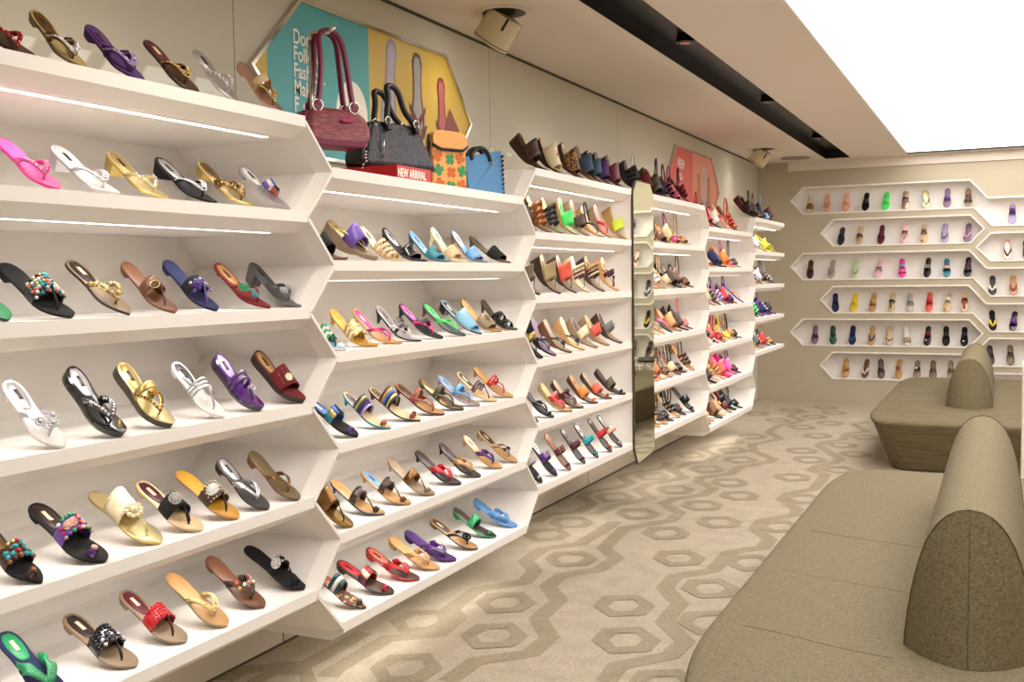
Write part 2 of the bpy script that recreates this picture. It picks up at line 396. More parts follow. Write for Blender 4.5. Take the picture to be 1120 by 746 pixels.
def flat_ribbon(pts, w, z):
    pts = [Vector(p) for p in pts]; L = []; Rr = []
    for i, p in enumerate(pts):
        a = (p-pts[i-1]).normalized() if i else (pts[1]-p).normalized()
        b = (pts[i+1]-p).normalized() if i < len(pts)-1 else a
        na, nb = Vector((-a.y, a.x)), Vector((-b.y, b.x)); n = na+nb; n = n/max(0.6, n.length_squared/2)
        L.append(bm.verts.new((p.x+n.x*w, p.y+n.y*w, z))); Rr.append(bm.verts.new((p.x-n.x*w, p.y-n.y*w, z)))
    for i in range(len(pts)-1): bm.faces.new((L[i], Rr[i], Rr[i+1], L[i+1]))
for i, s in enumerate(BANDS):
    flat_ribbon([on_z(x, y, 0).to_2d() for x, y in Lp(s)], 0.040, 0.0012+0.0001*i)
RO = [(-.124, -.0547), (-.130, .094), (.007, .170), (.1275, .048), (.125, -.0885), (-.005, -.168)]
RI = [(-.065, -.028), (-.060, .056), (.014, .096), (.062, .026), (.056, -.055), (-.008, -.092)]
for x, y in Lp(RINGS):
    c = on_z(x, y, 0)
    a = [bm.verts.new((c.x+p[0], c.y+p[1], 0.0022)) for p in RO]; b = [bm.verts.new((c.x+p[0], c.y+p[1], 0.0022)) for p in RI]
    for k in range(6): bm.faces.new((a[k], a[(k+1) % 6], b[(k+1) % 6], b[k]))
# the same motif carried on where the benches hide the floor and behind the camera
for ix in range(-2, 4):
    for iy in range(-3, 9):
        c = Vector((ix*0.52+0.25*(iy % 2)-0.1, iy*0.42+0.1))
        if (c.x < -0.75 and c.y > 2.6) or c.x > 2.3 or c.x < -2.2: continue
        if c.y > 2.45 and c.x < -0.55: continue
        a = [bm.verts.new((c.x+p[0], c.y+p[1], 0.0022)) for p in RO]; b = [bm.verts.new((c.x+p[0], c.y+p[1], 0.0022)) for p in RI]
        for k in range(6): bm.faces.new((a[k], a[(k+1) % 6], b[(k+1) % 6], b[k]))
co = struct('floor_carpet_pattern', bm, M['carpet2'])

# ------------------------------------------------------------------ back wall with display niches
NP = []     # (polygon in x,z , label)
zt = [2.252, 1.883, 1.514, 1.140, 0.775, 0.405]
zr = [z-0.195 for z in zt]
hh = 0.140
XR = 1.9
def niche_poly(i):
    z = zt[i]; odd = i % 2 == 1
    tx, fx = (-1.833, -1.707) if odd else (-2.162, -2.035)
    left = [(fx, z-hh), (tx, z), (fx, z+hh)]
    if i in (0, 2, 3):
        r = zr[i]
        return [left[0], left[1], left[2], (-0.324, z+hh), (-0.151, r+hh), (XR, r+hh), (XR, r-hh), (-0.10, r-hh), (-0.274, z-hh)]
    return [left[0], left[1], left[2], (-0.313, z+hh), (-0.187, z), (-0.313, z-hh)]
ORD = ['top', 'second', 'third', 'fourth', 'fifth', 'lowest']
for i in range(6): NP.append((niche_poly(i), 'white hexagonal wall niche of sandals, %s row of the back wall' % ORD[i]))
for i in (1, 4, 5):
    r = zr[i]; NP.append(([(-0.11, r-hh), (-0.24, r), (-0.11, r+hh), (XR, r+hh), (XR, r-hh)], 'white pointed wall niche at right of the back wall, %s row there' % ORD[i]))
bm = bmesh.new()
poly_fill(bm, [[(WX-0.1, WY, 0), (RX+0.1, WY, 0), (RX+0.1, WY, CZ+0.05), (WX-0.1, WY, CZ+0.05)]] + [[(x, WY, z) for x, z in p] for p, _ in NP])
struct('wall_back', bm, M['wallR'])
bm = bmesh.new(); box(bm, WX-0.1, RX+0.1, WY+0.26, WY+0.36, 0, CZ+0.1); struct('wall_back_outer', bm, M['wallR'])
ND = 0.17
for p, lab in NP:
    cx = sum(q[0] for q in p)/len(p); cz = sum(q[1] for q in p)/len(p)
    t = thing('display_niche', lab, 'display niche', (cx, WY, cz), group='display niches in the back wall')
    bm = bmesh.new(); n = len(p)
    a = [bm.verts.new((x, WY, z)) for x, z in p]; b = [bm.verts.new((x, WY+ND, z)) for x, z in p]
    for k in range(n): bm.faces.new((a[k], a[(k+1) % n], b[(k+1) % n], b[k]))
    es = [bm.edges.get((b[k], b[(k+1) % n])) for k in range(n)]
    bmesh.ops.triangle_fill(bm, use_beauty=True, edges=es)
    obj('niche_shell', local(t, bm), M['white'], t)
    q = offset2(p, 0.014)
    bm = bmesh.new()
    A = [bm.verts.new((x, WY-0.008, z)) for x, z in p]; B = [bm.verts.new((x, WY-0.008, z)) for x, z in q]; C = [bm.verts.new((x, WY+0.002, z)) for x, z in q]; D = [bm.verts.new((x, WY+0.002, z)) for x, z in p]
    for k in range(n):
        j = (k+1) % n
        bm.faces.new((A[k], A[j], B[j], B[k])); bm.faces.new((B[k], B[j], C[j], C[k])); bm.faces.new((D[k], D[j], A[j], A[k]))
    obj('rim', local(t, bm), M['rim'], t)

# ------------------------------------------------------------------ honeycomb wall shelving
FBO = [1.907]+[1.913-0.305*k for k in range(1, 6)]      # underside levels of the front edge, odd bays
FBE = [1.760-0.305*k for k in range(6)]
TOPH = 0.035
def shelf_profile(fb):
    return [(XF, fb), (XF, fb+TOPH), (WX+0.002, fb+TOPH), (WX+0.002, fb-0.033), (XF-0.05, fb-0.033)]
def bay(name_label, y0, y1, levels, zig=None, right_flat=False, plates=True, end_cut=False, backp=None):
    t = thing('shelving_unit', name_label, 'shelving unit', (-2.28, (y0+y1)/2, levels[-1]-0.033), group='honeycomb shelving units on the left wall')
    for i, fb in enumerate(levels):
        bm = bmesh.new()
        pf = shelf_profile(fb)
        if end_cut:
            a = [bm.verts.new((x, y0, z)) for x, z in pf]
            b = [bm.verts.new((x, y1 - (0.10 if z < fb else (0.05 if z == fb else 0.0)) - (0.10 if x == XF and z > fb else 0.06 if x == XF else 0), z)) for x, z in pf]
            n = len(pf); bm.faces.new(a); bm.faces.new(b[::-1])
            for k in range(n): bm.faces.new((a[k], a[(k+1) % n], b[(k+1) % n], b[k]))
        else:
            prism(bm, [Vector((x, y0, z)) for x, z in pf], Vector((0, y1-y0, 0)))
        s = obj('shelf', local(t, bm), M['white'], t)
        bm = bmesh.new(); box(bm, -2.112, -2.092, y0+0.06, y1-0.07, fb-0.0338, fb-0.0325)
        obj('led_strip', local(t, bm), M['led'], s)
        ld = bpy.data.lights.new('led_strip_light', 'AREA'); ld.shape = 'RECTANGLE'; ld.size = 0.018; ld.size_y = y1-y0-0.16
        ld.energy = LED_W*(y1-y0)/1.5; ld.spread = math.radians(120); ld.color = (1.0, 0.95, 0.89)
        lo = bpy.data.objects.new('led_strip_light', ld); COLL.objects.link(lo); lo.location = (-2.102, (y0+y1)/2-0.03, fb-0.036); lo.rotation_euler = (0, math.radians(22), 0)
        if plates and not (levels is FBE and i == 0):
            bm = bmesh.new(); box(bm, -2.288, -2.284, y0+0.03, y1-0.03, fb+TOPH+0.0005, fb+TOPH+0.12)
            box(bm, -2.37, -2.288, y0+0.03, y1-0.03, fb+TOPH+0.0005, fb+TOPH+0.0035)
            obj('acrylic_riser', local(t, bm), M['acr'], t)
    if backp:
        bm = bmesh.new(); poly_fill(bm, [[(WX+0.003, y, z) for y, z in backp]]); bmesh.ops.solidify(bm, geom=bm.faces[:], thickness=0.001); obj('back_panel', local(t, bm), M['white'], t)
    if zig:
        for (a, b) in zip(zig[:-1], zig[1:]):
            bm = bmesh.new()
            d = Vector((0, b[0]-a[0], b[1]-a[1])); n = Vector((0, -d.z, d.y)).normalized()
            A = Vector((0, a[0], a[1]))
            pf = [(XF+0.001, 0.005), (XF-0.05, 0.02), (WX+0.002, 0.02), (WX+0.002, -0.02), (XF-0.05, -0.02), (XF+0.001, -0.005)]
            prism(bm, [A+n*h+Vector((x, 0, 0)) - d*0.0 for x, h in pf], d)
            obj('side_panel', local(t, bm), M['white'], t)
    return t
c = TOPH/2
def zigpts(ya, yb, top_odd=True):
    pts = []
    for k in range(6):
        pts.append((ya, FBO[k]+c)); pts.append((yb, FBE[k]+c))
    return pts
Z12 = zigpts(2.775, 2.92); Z23 = zigpts(4.585, 4.435); Z45 = zigpts(7.71, 7.85); Z56 = zigpts(9.485, 9.345)
B1 = bay('white shelving unit nearest the camera at far left, flat sandals', 1.24, 2.775, FBO, Z12, backp=[(1.24, FBO[5]), (1.24, FBO[0])]+Z12[:11])
B2 = bay('white shelving unit with the handbags standing on its top', 2.92, 4.435, FBE, Z23, backp=Z12[1:12]+Z23[:0:-1])
B3 = bay('white shelving unit left of the mirror, wedges along its top', 4.585, 6.03, FBO, backp=[(6.03, FBO[5]), (6.03, FBO[0])]+Z23[:11])
bm = bmesh.new(); box(bm, WX+0.002, XF-0.004, 6.005, 6.03, FBO[5]-0.03, FBO[0]); obj('side_panel', local(B3, bm), M['white'], B3)
B4 = bay('white shelving unit just right of the mirror, piled with sandals', 6.36, 7.71, FBO, Z45, backp=[(6.36, FBO[5]), (6.36, FBO[0])]+Z45[:11])
bm = bmesh.new(); box(bm, WX+0.002, XF-0.004, 6.335, 6.36, FBO[5]-0.03, FBO[0]); obj('side_panel', local(B4, bm), M['white'], B4)
B5 = bay('white shelving unit topped with red slingbacks, second right of the mirror', 7.85, 9.345, FBE, Z56, backp=Z45[1:12]+Z56[:0:-1])
B6 = bay('open-ended white shelving unit next to the back wall corner', 9.485, 10.96, FBO[:5], None, end_cut=True)
# mirror
mp = [(6.0, 1.93), (6.06, 2.0), (6.335, 2.0), (6.40, 1.935), (6.405, 0.36), (6.385, 0.315), (6.065, 0.285), (6.0, 0.385)]
mt = thing('wall_mirror', 'tall narrow mirror with cut corners between two shelving units', 'mirror', (XF+0.005, 6.2, 0.285))
bm = bmesh.new(); prism(bm, [Vector((XF+0.001, y, z)) for y, z in mp], Vector((0.009, 0, 0))); obj('backing', local(mt, bm), M['darkline'], mt)
q = offset2(mp, -0.006)
bm = bmesh.new(); prism(bm, [Vector((XF+0.0105, y, z)) for y, z in q], Vector((0.002, 0, 0))); obj('glass', local(mt, bm), M['mirror'], mt)
# ------------------------------------------------------------------ benches
def bench(label, cx, y0, y1, zs, hw, bx, by0, by1, bz, seatmat, group, lab_b):
    t = thing('upholstered_bench', label, 'bench', (cx, (y0+y1)/2, 0), group=group)
    def outline(inset, rr, zz):
        # tapered ends, rounded corners
        P = []
        x0, x1 = -hw+inset, hw-inset
        a0, a1 = y0+inset, y1-inset
        cor = [((x0+0.09, a0), 1), ((x1-0.09, a0), 1), ((x1, a0+0.45), 0), ((x1, a1-0.42), 0), ((x1-0.07, a1), 1), ((x0+0.07, a1), 1), ((x0, a1-0.42), 0), ((x0, a0+0.45), 0)]
        n = len(cor)
        for i in range(n):
            p, k = Vector(cor[i][0]), cor[i][1]
            r = rr if k else 0.2
            a = (Vector(cor[i-1][0])-p); b = (Vector(cor[(i+1) % n][0])-p)
            a = a.normalized()*min(r, a.length*.45); b = b.normalized()*min(r, b.length*.45)
            for j in range(7):
                s = j/6; P.append((p+a*(1-s)**2+b*s**2).to_3d()+Vector((cx, 0, zz)))
        return P
    bm = bmesh.new()
    # rings from the floor up: sloping skirt, soft rolled edge, domed top
    rings = [outline(0.125, 0.14, 0.004), outline(0.118, 0.14, 0.02), outline(0.02, 0.16, zs-0.06), outline(0.004, 0.17, zs-0.035), outline(0.0, 0.17, zs-0.02), outline(0.008, 0.17, zs-0.007), outline(0.03, 0.16, zs-0.001), outline(0.09, 0.14, zs+0.002)]
    V = [[bm.verts.new(p) for p in r] for r in rings]
    n = len(V[0])
    for i in range(len(V)-1):
        for k in range(n):
            f = bm.faces.new((V[i][k], V[i][(k+1) % n], V[i+1][(k+1) % n], V[i+1][k])); f.smooth = True
    bm.faces.new(V[-1]); bm.faces.new(V[0][::-1])
    obj('seat', local(t, bm), seatmat, t)
    # faint cross seams on the seat
    for k, fy in enumerate((0.185, 0.55, 0.37)):
        yy = y0+(y1-y0)*fy
        if by0-0.1 < yy < by1+0.1 or True:
            bm = bmesh.new()
            pts = [(cx-hw+0.10+(hw-0.10+bx-cx-0.19)*s, yy+0.006*math.sin(7*s+k)-0.12*s, zs+0.0021) for s in [j/20 for j in range(21)]]
            tube(bm, pts, 0.0011 if k < 2 else 0.0006, 5); obj('seat_seam', local(t, bm), M['seam'], t)
    # backrest: rounded ridge with bowed, leaning end faces
    def prof(m=20):
        H = bz-zs
        T = [(0, 1.0), (.1, .985), (.25, .945), (.4, .885), (.5, .84), (.62, .77), (.75, .67), (.84, .565), (.90, .465), (.95, .345), (.985, .20)]
        out = [(-0.168*w, h*H) for h, w in T]+[(0.0, H)]+[(0.168*w, h*H) for h, w in T[::-1]]
        return out
    pf = prof(28)
    bm = bmesh.new()
    def ends(w, h, front):
        H = bz-zs
        bow = 0.14*(w/0.168)**2 * (1-0.6*h/H); lean = 0.10*(h/H)
        return (by0+bow+lean) if front else (by1-bow-lean)
    K = 14; rows = []
    for k in range(K+1):
        s = k/K
        rows.append([bm.verts.new((bx+w, ends(w, h, True)*(1-s)+ends(w, h, False)*s, zs+0.003+h)) for w, h in pf])
    for k in range(K):
        for j in range(len(pf)-1):
            f = bm.faces.new((rows[k][j], rows[k][j+1], rows[k+1][j+1], rows[k+1][j])); f.smooth = True
    for k, front in ((0, True), (K, False)):
        R0 = rows[k]; m = len(pf)
        # ladder-fill of the end face by levels, curved like the bow
        half = m//2
        prev = None
        for j in range(half+1):
            l, r = R0[j], R0[m-1-j]
            lw, lh = pf[j]; rw, _ = pf[m-1-j]
            if l is r: cur = [l]
            else:
                cur = [l]
                for q in range(1, 8):
                    w = lw+(rw-lw)*q/8
                    cur.append(bm.verts.new((bx+w, ends(w, lh, front), zs+0.003+lh)))
                cur.append(r)
            if prev:
                if len(cur) == 1:
                    for q in range(len(prev)-1): bm.faces.new((prev[q], prev[q+1], cur[0])).smooth = True
                else:
                    for q in range(len(cur)-1): bm.faces.new((prev[q], prev[q+1], cur[q+1], cur[q])).smooth = True
            prev = cur
    br = obj('backrest', local(t, bm), M['back'], t)
    md = br.modifiers.new('split', 'EDGE_SPLIT'); md.split_angle = 0.9
    for front in (True, False):
        bm = bmesh.new()
        tube(bm, [(bx+w*1.004, ends(w, h, front), zs+0.004+h*1.003) for w, h in pf], 0.0015, 6)
        obj('piping', local(t, bm), M['seam'], br)
    bm = bmesh.new(); tube(bm, [(bx, ends(0, h, True)-0.0005, zs+0.004+h) for h in [ (bz-zs)*j/12 for j in range(13)]], 0.0006, 5); obj('centre_seam', local(t, bm), M['seam'], br)
    return t
bench('olive tweed bench with rounded backrest, nearest the camera', -0.05, 2.46, 5.95, 0.37, 0.748, -0.07, 2.97, 5.25, 0.775, M['seat'], 'olive upholstered benches', '')
bench('olive ribbed bench with rounded backrest, farther one by the back wall', -0.17, 7.9, 11.45, 0.37, 0.735, -0.22, 8.8, 11.0, 0.745, M['seatfar'], 'olive upholstered benches', '')

# stool behind the far bench (seen in the mirror)
st = thing('stool', 'grey padded stool on thin legs behind the far bench, seen in the mirror', 'stool', (-0.24, 11.83, 0))
bm = bmesh.new(); cyl(bm, (0, 0, 0.455), 0.145, 0.05, 'z', 28); bmesh.ops.bevel(bm, geom=[e for e in bm.edges if abs(e.verts[0].co.z-e.verts[1].co.z) < .001], offset=0.015, segments=3, affect='EDGES')
obj('seat', bm, simple('grey_vinyl', '4C4A42', 0.6), st, True)
for k in range(4):
    a = PI/4+k*PI/2
    bm = bmesh.new(); tube(bm, [(0.12*math.cos(a), 0.12*math.sin(a), 0.43), (0.13*math.cos(a), 0.13*math.sin(a), 0.0)], 0.008, 8); obj('leg', bm, M['chrome'], st)
bm = bmesh.new(); tube(bm, [(0.128*math.cos(2*PI*k/24), 0.128*math.sin(2*PI*k/24), 0.15) for k in range(24)], 0.005, 6, 0, True); obj('foot_ring', bm, M['chrome'], st)

# white display stand at the right edge, between the benches
ds = thing('display_stand', 'white open display stand at the right edge between the two benches', 'display stand', (0.36, 6.75, 0))
bm = bmesh.new()
for x in (-0.245, 0.225): 
    bm = bmesh.new(); box(bm, x, x+0.02, -0.2, 0.2, 0, 0.89); obj('side_panel', bm, M['white'], ds)
for z in (0.06, 0.33, 0.60, 0.87):
    bm = bmesh.new(); box(bm, -0.2245, 0.2245, -0.2, 0.2, z, z+0.02); obj('shelf', bm, M['white'], ds)

# ------------------------------------------------------------------ wall posters
TEAL = simple('poster_teal', '4FA9AE', 0.45); YEL = simple('poster_yellow', 'D7B548', 0.45); INK = simple('poster_white_ink', 'F4F0E8', 0.5)
SAL = simple('poster_salmon', 'E0695F', 0.5); SAL2 = simple('poster_light_salmon', 'E9987C', 0.5)
PW = WX+0.012
def clip_hex(hexp, ya, yb):
    """part of a convex polygon (y,z) between two y values"""
    def clip(P, f, g):
        out = []
        for i in range(len(P)):
            a, b = P[i-1], P[i]
            fa, fb_ = f(a), f(b)
            if fa >= 0: out.append(a)
            if (fa >= 0) != (fb_ >= 0):
                s = fa/(fa-fb_); out.append((a[0]+(b[0]-a[0])*s, a[1]+(b[1]-a[1])*s))
        return out
    P = clip(hexp, lambda p: p[0]-ya, None)
    return clip(P, lambda p: yb-p[0], None)
def shoe_print(y, z, s, rot, cols, strap=True):
    """flat sole outline + strap printed on a poster: list of (polygon, material)"""
    o = []
    L = [(0, -.5), (.10, -.47), (.155, -.36), (.15, -.2), (.10, 0), (.09, .2), (.11, .38), (.07, .48), (0, .5)]
    full = L+[(-a, b) for a, b in L[::-1][1:-1]]
    def tr(P): return [(y+s*(a*math.cos(rot)-b*math.sin(rot)), z+s*(a*math.sin(rot)+b*math.cos(rot))) for a, b in P]
    o.append((tr(full), cols[0]))
    o.append((tr([(a*.7, b*.9) for a, b in full]), cols[1]))
    if strap: o.append((tr([(-.19, -.08), (-.17, -.16), (-.02, -.36), (.02, -.36), (.17, -.16), (.19, -.08), (.10, -.16), (0, -.26), (-.10, -.16)]), cols[2]))
    return o
def poster(label, hexp, fields, prints, texts):
    cy = sum(p[0] for p in hexp)/6; cz = sum(p[1] for p in hexp)/6
    t = thing('wall_poster', label, 'poster', (PW, cy, cz), group='hexagonal posters on the left wall')
    bm = bmesh.new(); prism(bm, [Vector((WX+0.001, y, z)) for y, z in hexp], Vector((0.011, 0, 0))); obj('board', local(t, bm), M['frost'], t)
    for i, (ya, yb, m) in enumerate(fields):
        P = clip_hex(hexp, ya, yb)
        bm = bmesh.new(); poly_fill(bm, [[(PW+0.0005, y, z) for y, z in P]]); obj('printed_field', local(t, bm), m, t)
    q = offset2(hexp, 0.014)
    bm = bmesh.new(); n = len(hexp)
    A = [bm.verts.new((PW+0.012, y, z)) for y, z in hexp]; B = [bm.verts.new((PW+0.012, y, z)) for y, z in q]; C = [bm.verts.new((WX+0.001, y, z)) for y, z in q]; D = [bm.verts.new((PW, y, z)) for y, z in hexp]
    for k in range(n):
        j = (k+1) % n
        bm.faces.new((A[k], A[j], B[j], B[k])); bm.faces.new((B[k], B[j], C[j], C[k])); bm.faces.new((D[k], D[j], A[j], A[k]))
    obj('frame', local(t, bm), M['chrome'], t)
    for k, (P, m) in enumerate(prints):
        bm = bmesh.new(); poly_fill(bm, [[(PW+0.001+0.0003*(k+1), y, z) for y, z in P]]); obj('printed_picture', local(t, bm), m, t)
    for body, y, z, size, bold in texts:
        M4 = Matrix(((0, 0, 1, PW+0.003), (0.8, 0, 0, y), (0, 1, 0, z), (0, 0, 0, 1)))
        M4 = Matrix.Translation(-t.location) @ M4
        text_mesh('lettering', body, size, INK, t, M4, bold=bold)
    return t
TX = on_x(319.5, 46.5, PW)
H1 = [(3.5, 2.525), (3.2, 2.228), (3.5, 1.93), (4.70, 1.93), (4.955, 2.228), (4.70, 2.525)]
pr = [([(3.86+0.12*math.cos(a), 2.13+0.145*math.sin(a)) for a in [2*PI*k/36 for k in range(36)]], INK)]
pr += shoe_print(4.17, 2.30, 0.44, -0.12, (simple('print_grey', '9B93A4', .5), simple('print_lilac', 'B9AFC0', .5), simple('print_dark', '5B4E5A', .5)), False)
pr += shoe_print(4.42, 2.29, 0.42, 0.0, (simple('print_dbrown', '5A3A33', .5), simple('print_silver', 'A79FA0', .5), simple('print_wine', '6E2D2C', .5)))
WINE = simple('print_wine4', '6A2E2A', .5)
pr += [([(4.33, 2.17), (4.36, 2.10), (4.42, 2.075), (4.48, 2.10), (4.51, 2.17), (4.47, 2.15), (4.42, 2.125), (4.37, 2.15)], WINE), ([(4.42+.03*math.cos(a), 2.125+.03*math.sin(a)) for a in [2*PI*q_/14 for q_ in range(14)]], simple('print_medal', '9A7A60', .5))]
pr += shoe_print(4.66, 2.24, 0.36, 0.05, (simple('print_wine2', '8E3138', .5), simple('print_rose', 'C0636A', .5), simple('print_brown2', '7A4434', .5)))
pr += [([(4.66, 2.14), (4.72, 2.06), (4.84, 2.18), (4.74, 2.28)], simple('print_weave', '8C4A3A', .5))]
poster('teal and yellow hexagonal framed poster with white lettering behind the handbags', H1, [(3.0, 3.285, YEL), (3.285, 4.0, TEAL), (4.0, 5.0, YEL)], pr,
       [(w_, TX.y, TX.z-0.066*i_, 0.082, 0.0012) for i_, w_ in enumerate(("Don't", 'Follow', 'Fashion.', 'Make', 'F'))])
T2 = on_x(740.5, 183, PW)
H2 = [(8.81, 2.53), (8.545, 2.235), (8.81, 1.95), (10.02, 1.95), (10.285, 2.235), (10.02, 2.53)]
pr = shoe_print(9.56, 2.15, 0.42, 0.03, (simple('print_brown3', '8A6A4A', .5), simple('print_tan3', 'B98B62', .5), INK), False)
pr += shoe_print(9.75, 2.19, 0.5, 0.0, (simple('print_white3', 'E4DAD6', .5), simple('print_grey3', 'B9AEB0', .5), simple('print_grey4', '8E8488', .5)))
pr += shoe_print(9.92, 2.15, 0.42, -0.03, (simple('print_brown4', '8A6250', .5), simple('print_tan4', 'C0907A', .5), INK), False)
poster('salmon pink hexagonal framed poster with white lettering, far end of left wall', H2, [(8.5, 9.36, SAL), (9.36, 10.3, SAL2)], pr,
       [('VIEW', T2.y, T2.z, 0.115, 0.004), ('-ALL-', T2.y+.02, T2.z-.095, 0.085, 0.002), ('IN', T2.y, T2.z-.235, 0.15, 0.004)])

# ------------------------------------------------------------------ handbags on the second unit
ZT = FBE[0]+TOPH
MAG = simple('magenta_leather', '7A1440', 0.35, noise=0.05, scale=40, bump=0.1); BADGE = simple('pink_badge', 'B0205E', 0.4)
def croc(name, hexc):
    m, N, Lk, b = new_mat(name)
    t = N.new('ShaderNodeTexCoord'); mp = N.new('ShaderNodeMapping'); mp.inputs['Scale'].default_value = (20, 20, 75)
    v = N.new('ShaderNodeTexVoronoi'); v.feature = 'DISTANCE_TO_EDGE'; v.inputs['Scale'].default_value = 1.0
    r = N.new('ShaderNodeValToRGB'); c = lin(hexc)
    r.color_ramp.elements[0].color = (*[x*.55 for x in c], 1); r.color_ramp.elements[1].position = 0.25; r.color_ramp.elements[1].color = (*c, 1)
    Lk.new(t.outputs['Object'], mp.inputs[0]); Lk.new(mp.outputs[0], v.inputs['Vector']); Lk.new(v.outputs['Distance'], r.inputs[0]); Lk.new(r.outputs[0], b.inputs['Base Color'])
    bp = N.new('ShaderNodeBump'); bp.inputs['Strength'].default_value = 0.5; bp.inputs['Distance'].default_value = 0.003
    Lk.new(v.outputs['Distance'], bp.inputs['Height']); Lk.new(bp.outputs[0], b.inputs['Normal']); b.inputs['Roughness'].default_value = 0.45
    return m
CROC = croc('magenta_crocodile_leather', 'A44E5A')
def slab(bm, outline, x0, x1, bev=0.01, seg=3, taper=None):
    """outline (y,z) extruded along x with rounded edges; taper = fn(z)->scale of half thickness"""
    n = len(outline); xm, hx = (x0+x1)/2, (x1-x0)/2
    lay = [(-1, 0.0)]
    cs = []
    for k in range(seg+1):
        a = PI/2*k/seg; cs.append((-1+(bev/hx)*(1-math.sin(a)), bev*(1-math.cos(a))*0+bev*(math.cos(a))))
    seq = [(x, d) for x, d in cs[::-1]]
    seq = [(-1, bev)]+[(-1+(bev/hx)*(1-math.cos(PI/2*k/seg)), bev*(1-math.sin(PI/2*k/seg))) for k in range(1, seg+1)]
    seq = seq+[(-x, d) for x, d in seq[::-1]]
    rings = []
    for x, d in seq:
        q = offset2(outline, -d)
        rings.append([bm.verts.new((xm+x*hx*(taper(p[1]) if taper else 1), p[0], p[1])) for p in q])
    for i in range(len(rings)-1):
        for k in range(n):
            f = bm.faces.new((rings[i][k], rings[i][(k+1) % n], rings[i+1][(k+1) % n], rings[i+1][k])); f.smooth = True
    bm.faces.new(rings[0]); bm.faces.new(rings[-1])
def rounded(pts, r, seg=5):
    out = []; n = len(pts)
    for i in range(n):
        p = Vector(pts[i]); a = Vector(pts[i-1])-p; b = Vector(pts[(i+1) % n])-p
        rr = r[i] if isinstance(r, (list, tuple)) else r
        a = a.normalized()*min(rr, a.length*.48); b = b.normalized()*min(rr, b.length*.48)
        for j in range(seg+1):
            s = j/seg; q = p+a*(1-s)**2+b*s**2; out.append((q.x, q.y))
    return out
# stand with the hanging magenta bag
XM = -2.20
P = lambda x, y, X: (lambda v: (v.y, v.z))(on_x(x, y, X))
hook = P(357, 34, XM); poleb = P(346, 140, XM)
ps = thing('bag_stand', 'slim chrome bag stand holding the magenta handbag', 'stand', (XM-0.05, hook[0]-0.03, ZT))
bm = bmesh.new(); cyl(bm, (0, 0, 0.004), 0.07, 0.008, 'z', 24); obj('base', bm, M['chrome'], ps)
bm = bmesh.new(); tube(bm, [(0, 0, 0.008), (0, 0, hook[1]-ZT-0.03)], 0.0065, 10); obj('pole', bm, M['chrome'], ps)
bm = bmesh.new(); tube(bm, [(0, 0, hook[1]-ZT-0.032), (0, 0, hook[1]-ZT-0.012), (0.02, 0.01, hook[1]-ZT-0.004), (0.06, 0.03, hook[1]-ZT-0.006), (0.085, 0.035, hook[1]-ZT+0.012)], 0.0075, 10); obj('hook', bm, M['chrome'], ps)
by0, bz1 = P(327, 112, XM); by1, bz0 = P(398, 166, XM); by1b, bz1b = P(390, 116, XM)
def face(c, X, phi):
    th = math.atan2(c, -X); return math.cos(th)/math.cos(th-phi)
lowz = bz0-0.005
mb = thing('handbag', 'magenta crocodile handbag with tall twin handles hanging on a chrome stand', 'handbag', (XM, (by0+by1)/2, lowz), group='bags on top of the second shelving unit')
cyb = (by0+by1)/2; KM = face(cyb, XM, .5); hwb = (by1-by0)/2*KM; mb.rotation_euler.z = -.5; hb = (bz1-lowz)
out = rounded([(-hwb*.93, 0.0), (hwb*.80, 0.0), (hwb*1.0, hb*.38), (hwb*.80, hb*.96), (-hwb*.1, hb*1.03), (-hwb*.86, hb*1.0), (-hwb*1.0, hb*.45)], [.05, .05, .06, .05, .2, .06, .06], 6)
tp = lambda z: 1.0-0.45*max(0, z/hb)**1.5
bm = bmesh.new(); slab(bm, out, -0.075, 0.075, 0.02, 4, tp); obj('body', bm, CROC, mb)
bm = bmesh.new(); slab(bm, rounded([(-hwb*1.06, hb*.12), (-hwb*.9, hb*.12), (-hwb*.9, hb*.93), (-hwb*1.02, hb*.9)], .02), -0.055, 0.055, 0.012, 3, tp); obj('end_gusset', bm, MAG, mb)
bm = bmesh.new(); slab(bm, rounded([(hwb*-.9, -0.004), (hwb*.78, -0.004), (hwb*.9, hb*.14), (hwb*-.93, hb*.14)], .03), -0.077, 0.077, 0.02, 3); obj('bottom_panel', bm, MAG, mb)
bm = bmesh.new(); slab(bm, rounded([(-hwb*.02, hb*.62), (hwb*.38, hb*.62), (hwb*.38, hb*.75), (-hwb*.02, hb*.75)], .02), 0.066, 0.072, 0.002, 2); obj('badge', bm, BADGE, mb)
ht = hook[1]-lowz+0.008; hy = (hook[0]-cyb)*KM
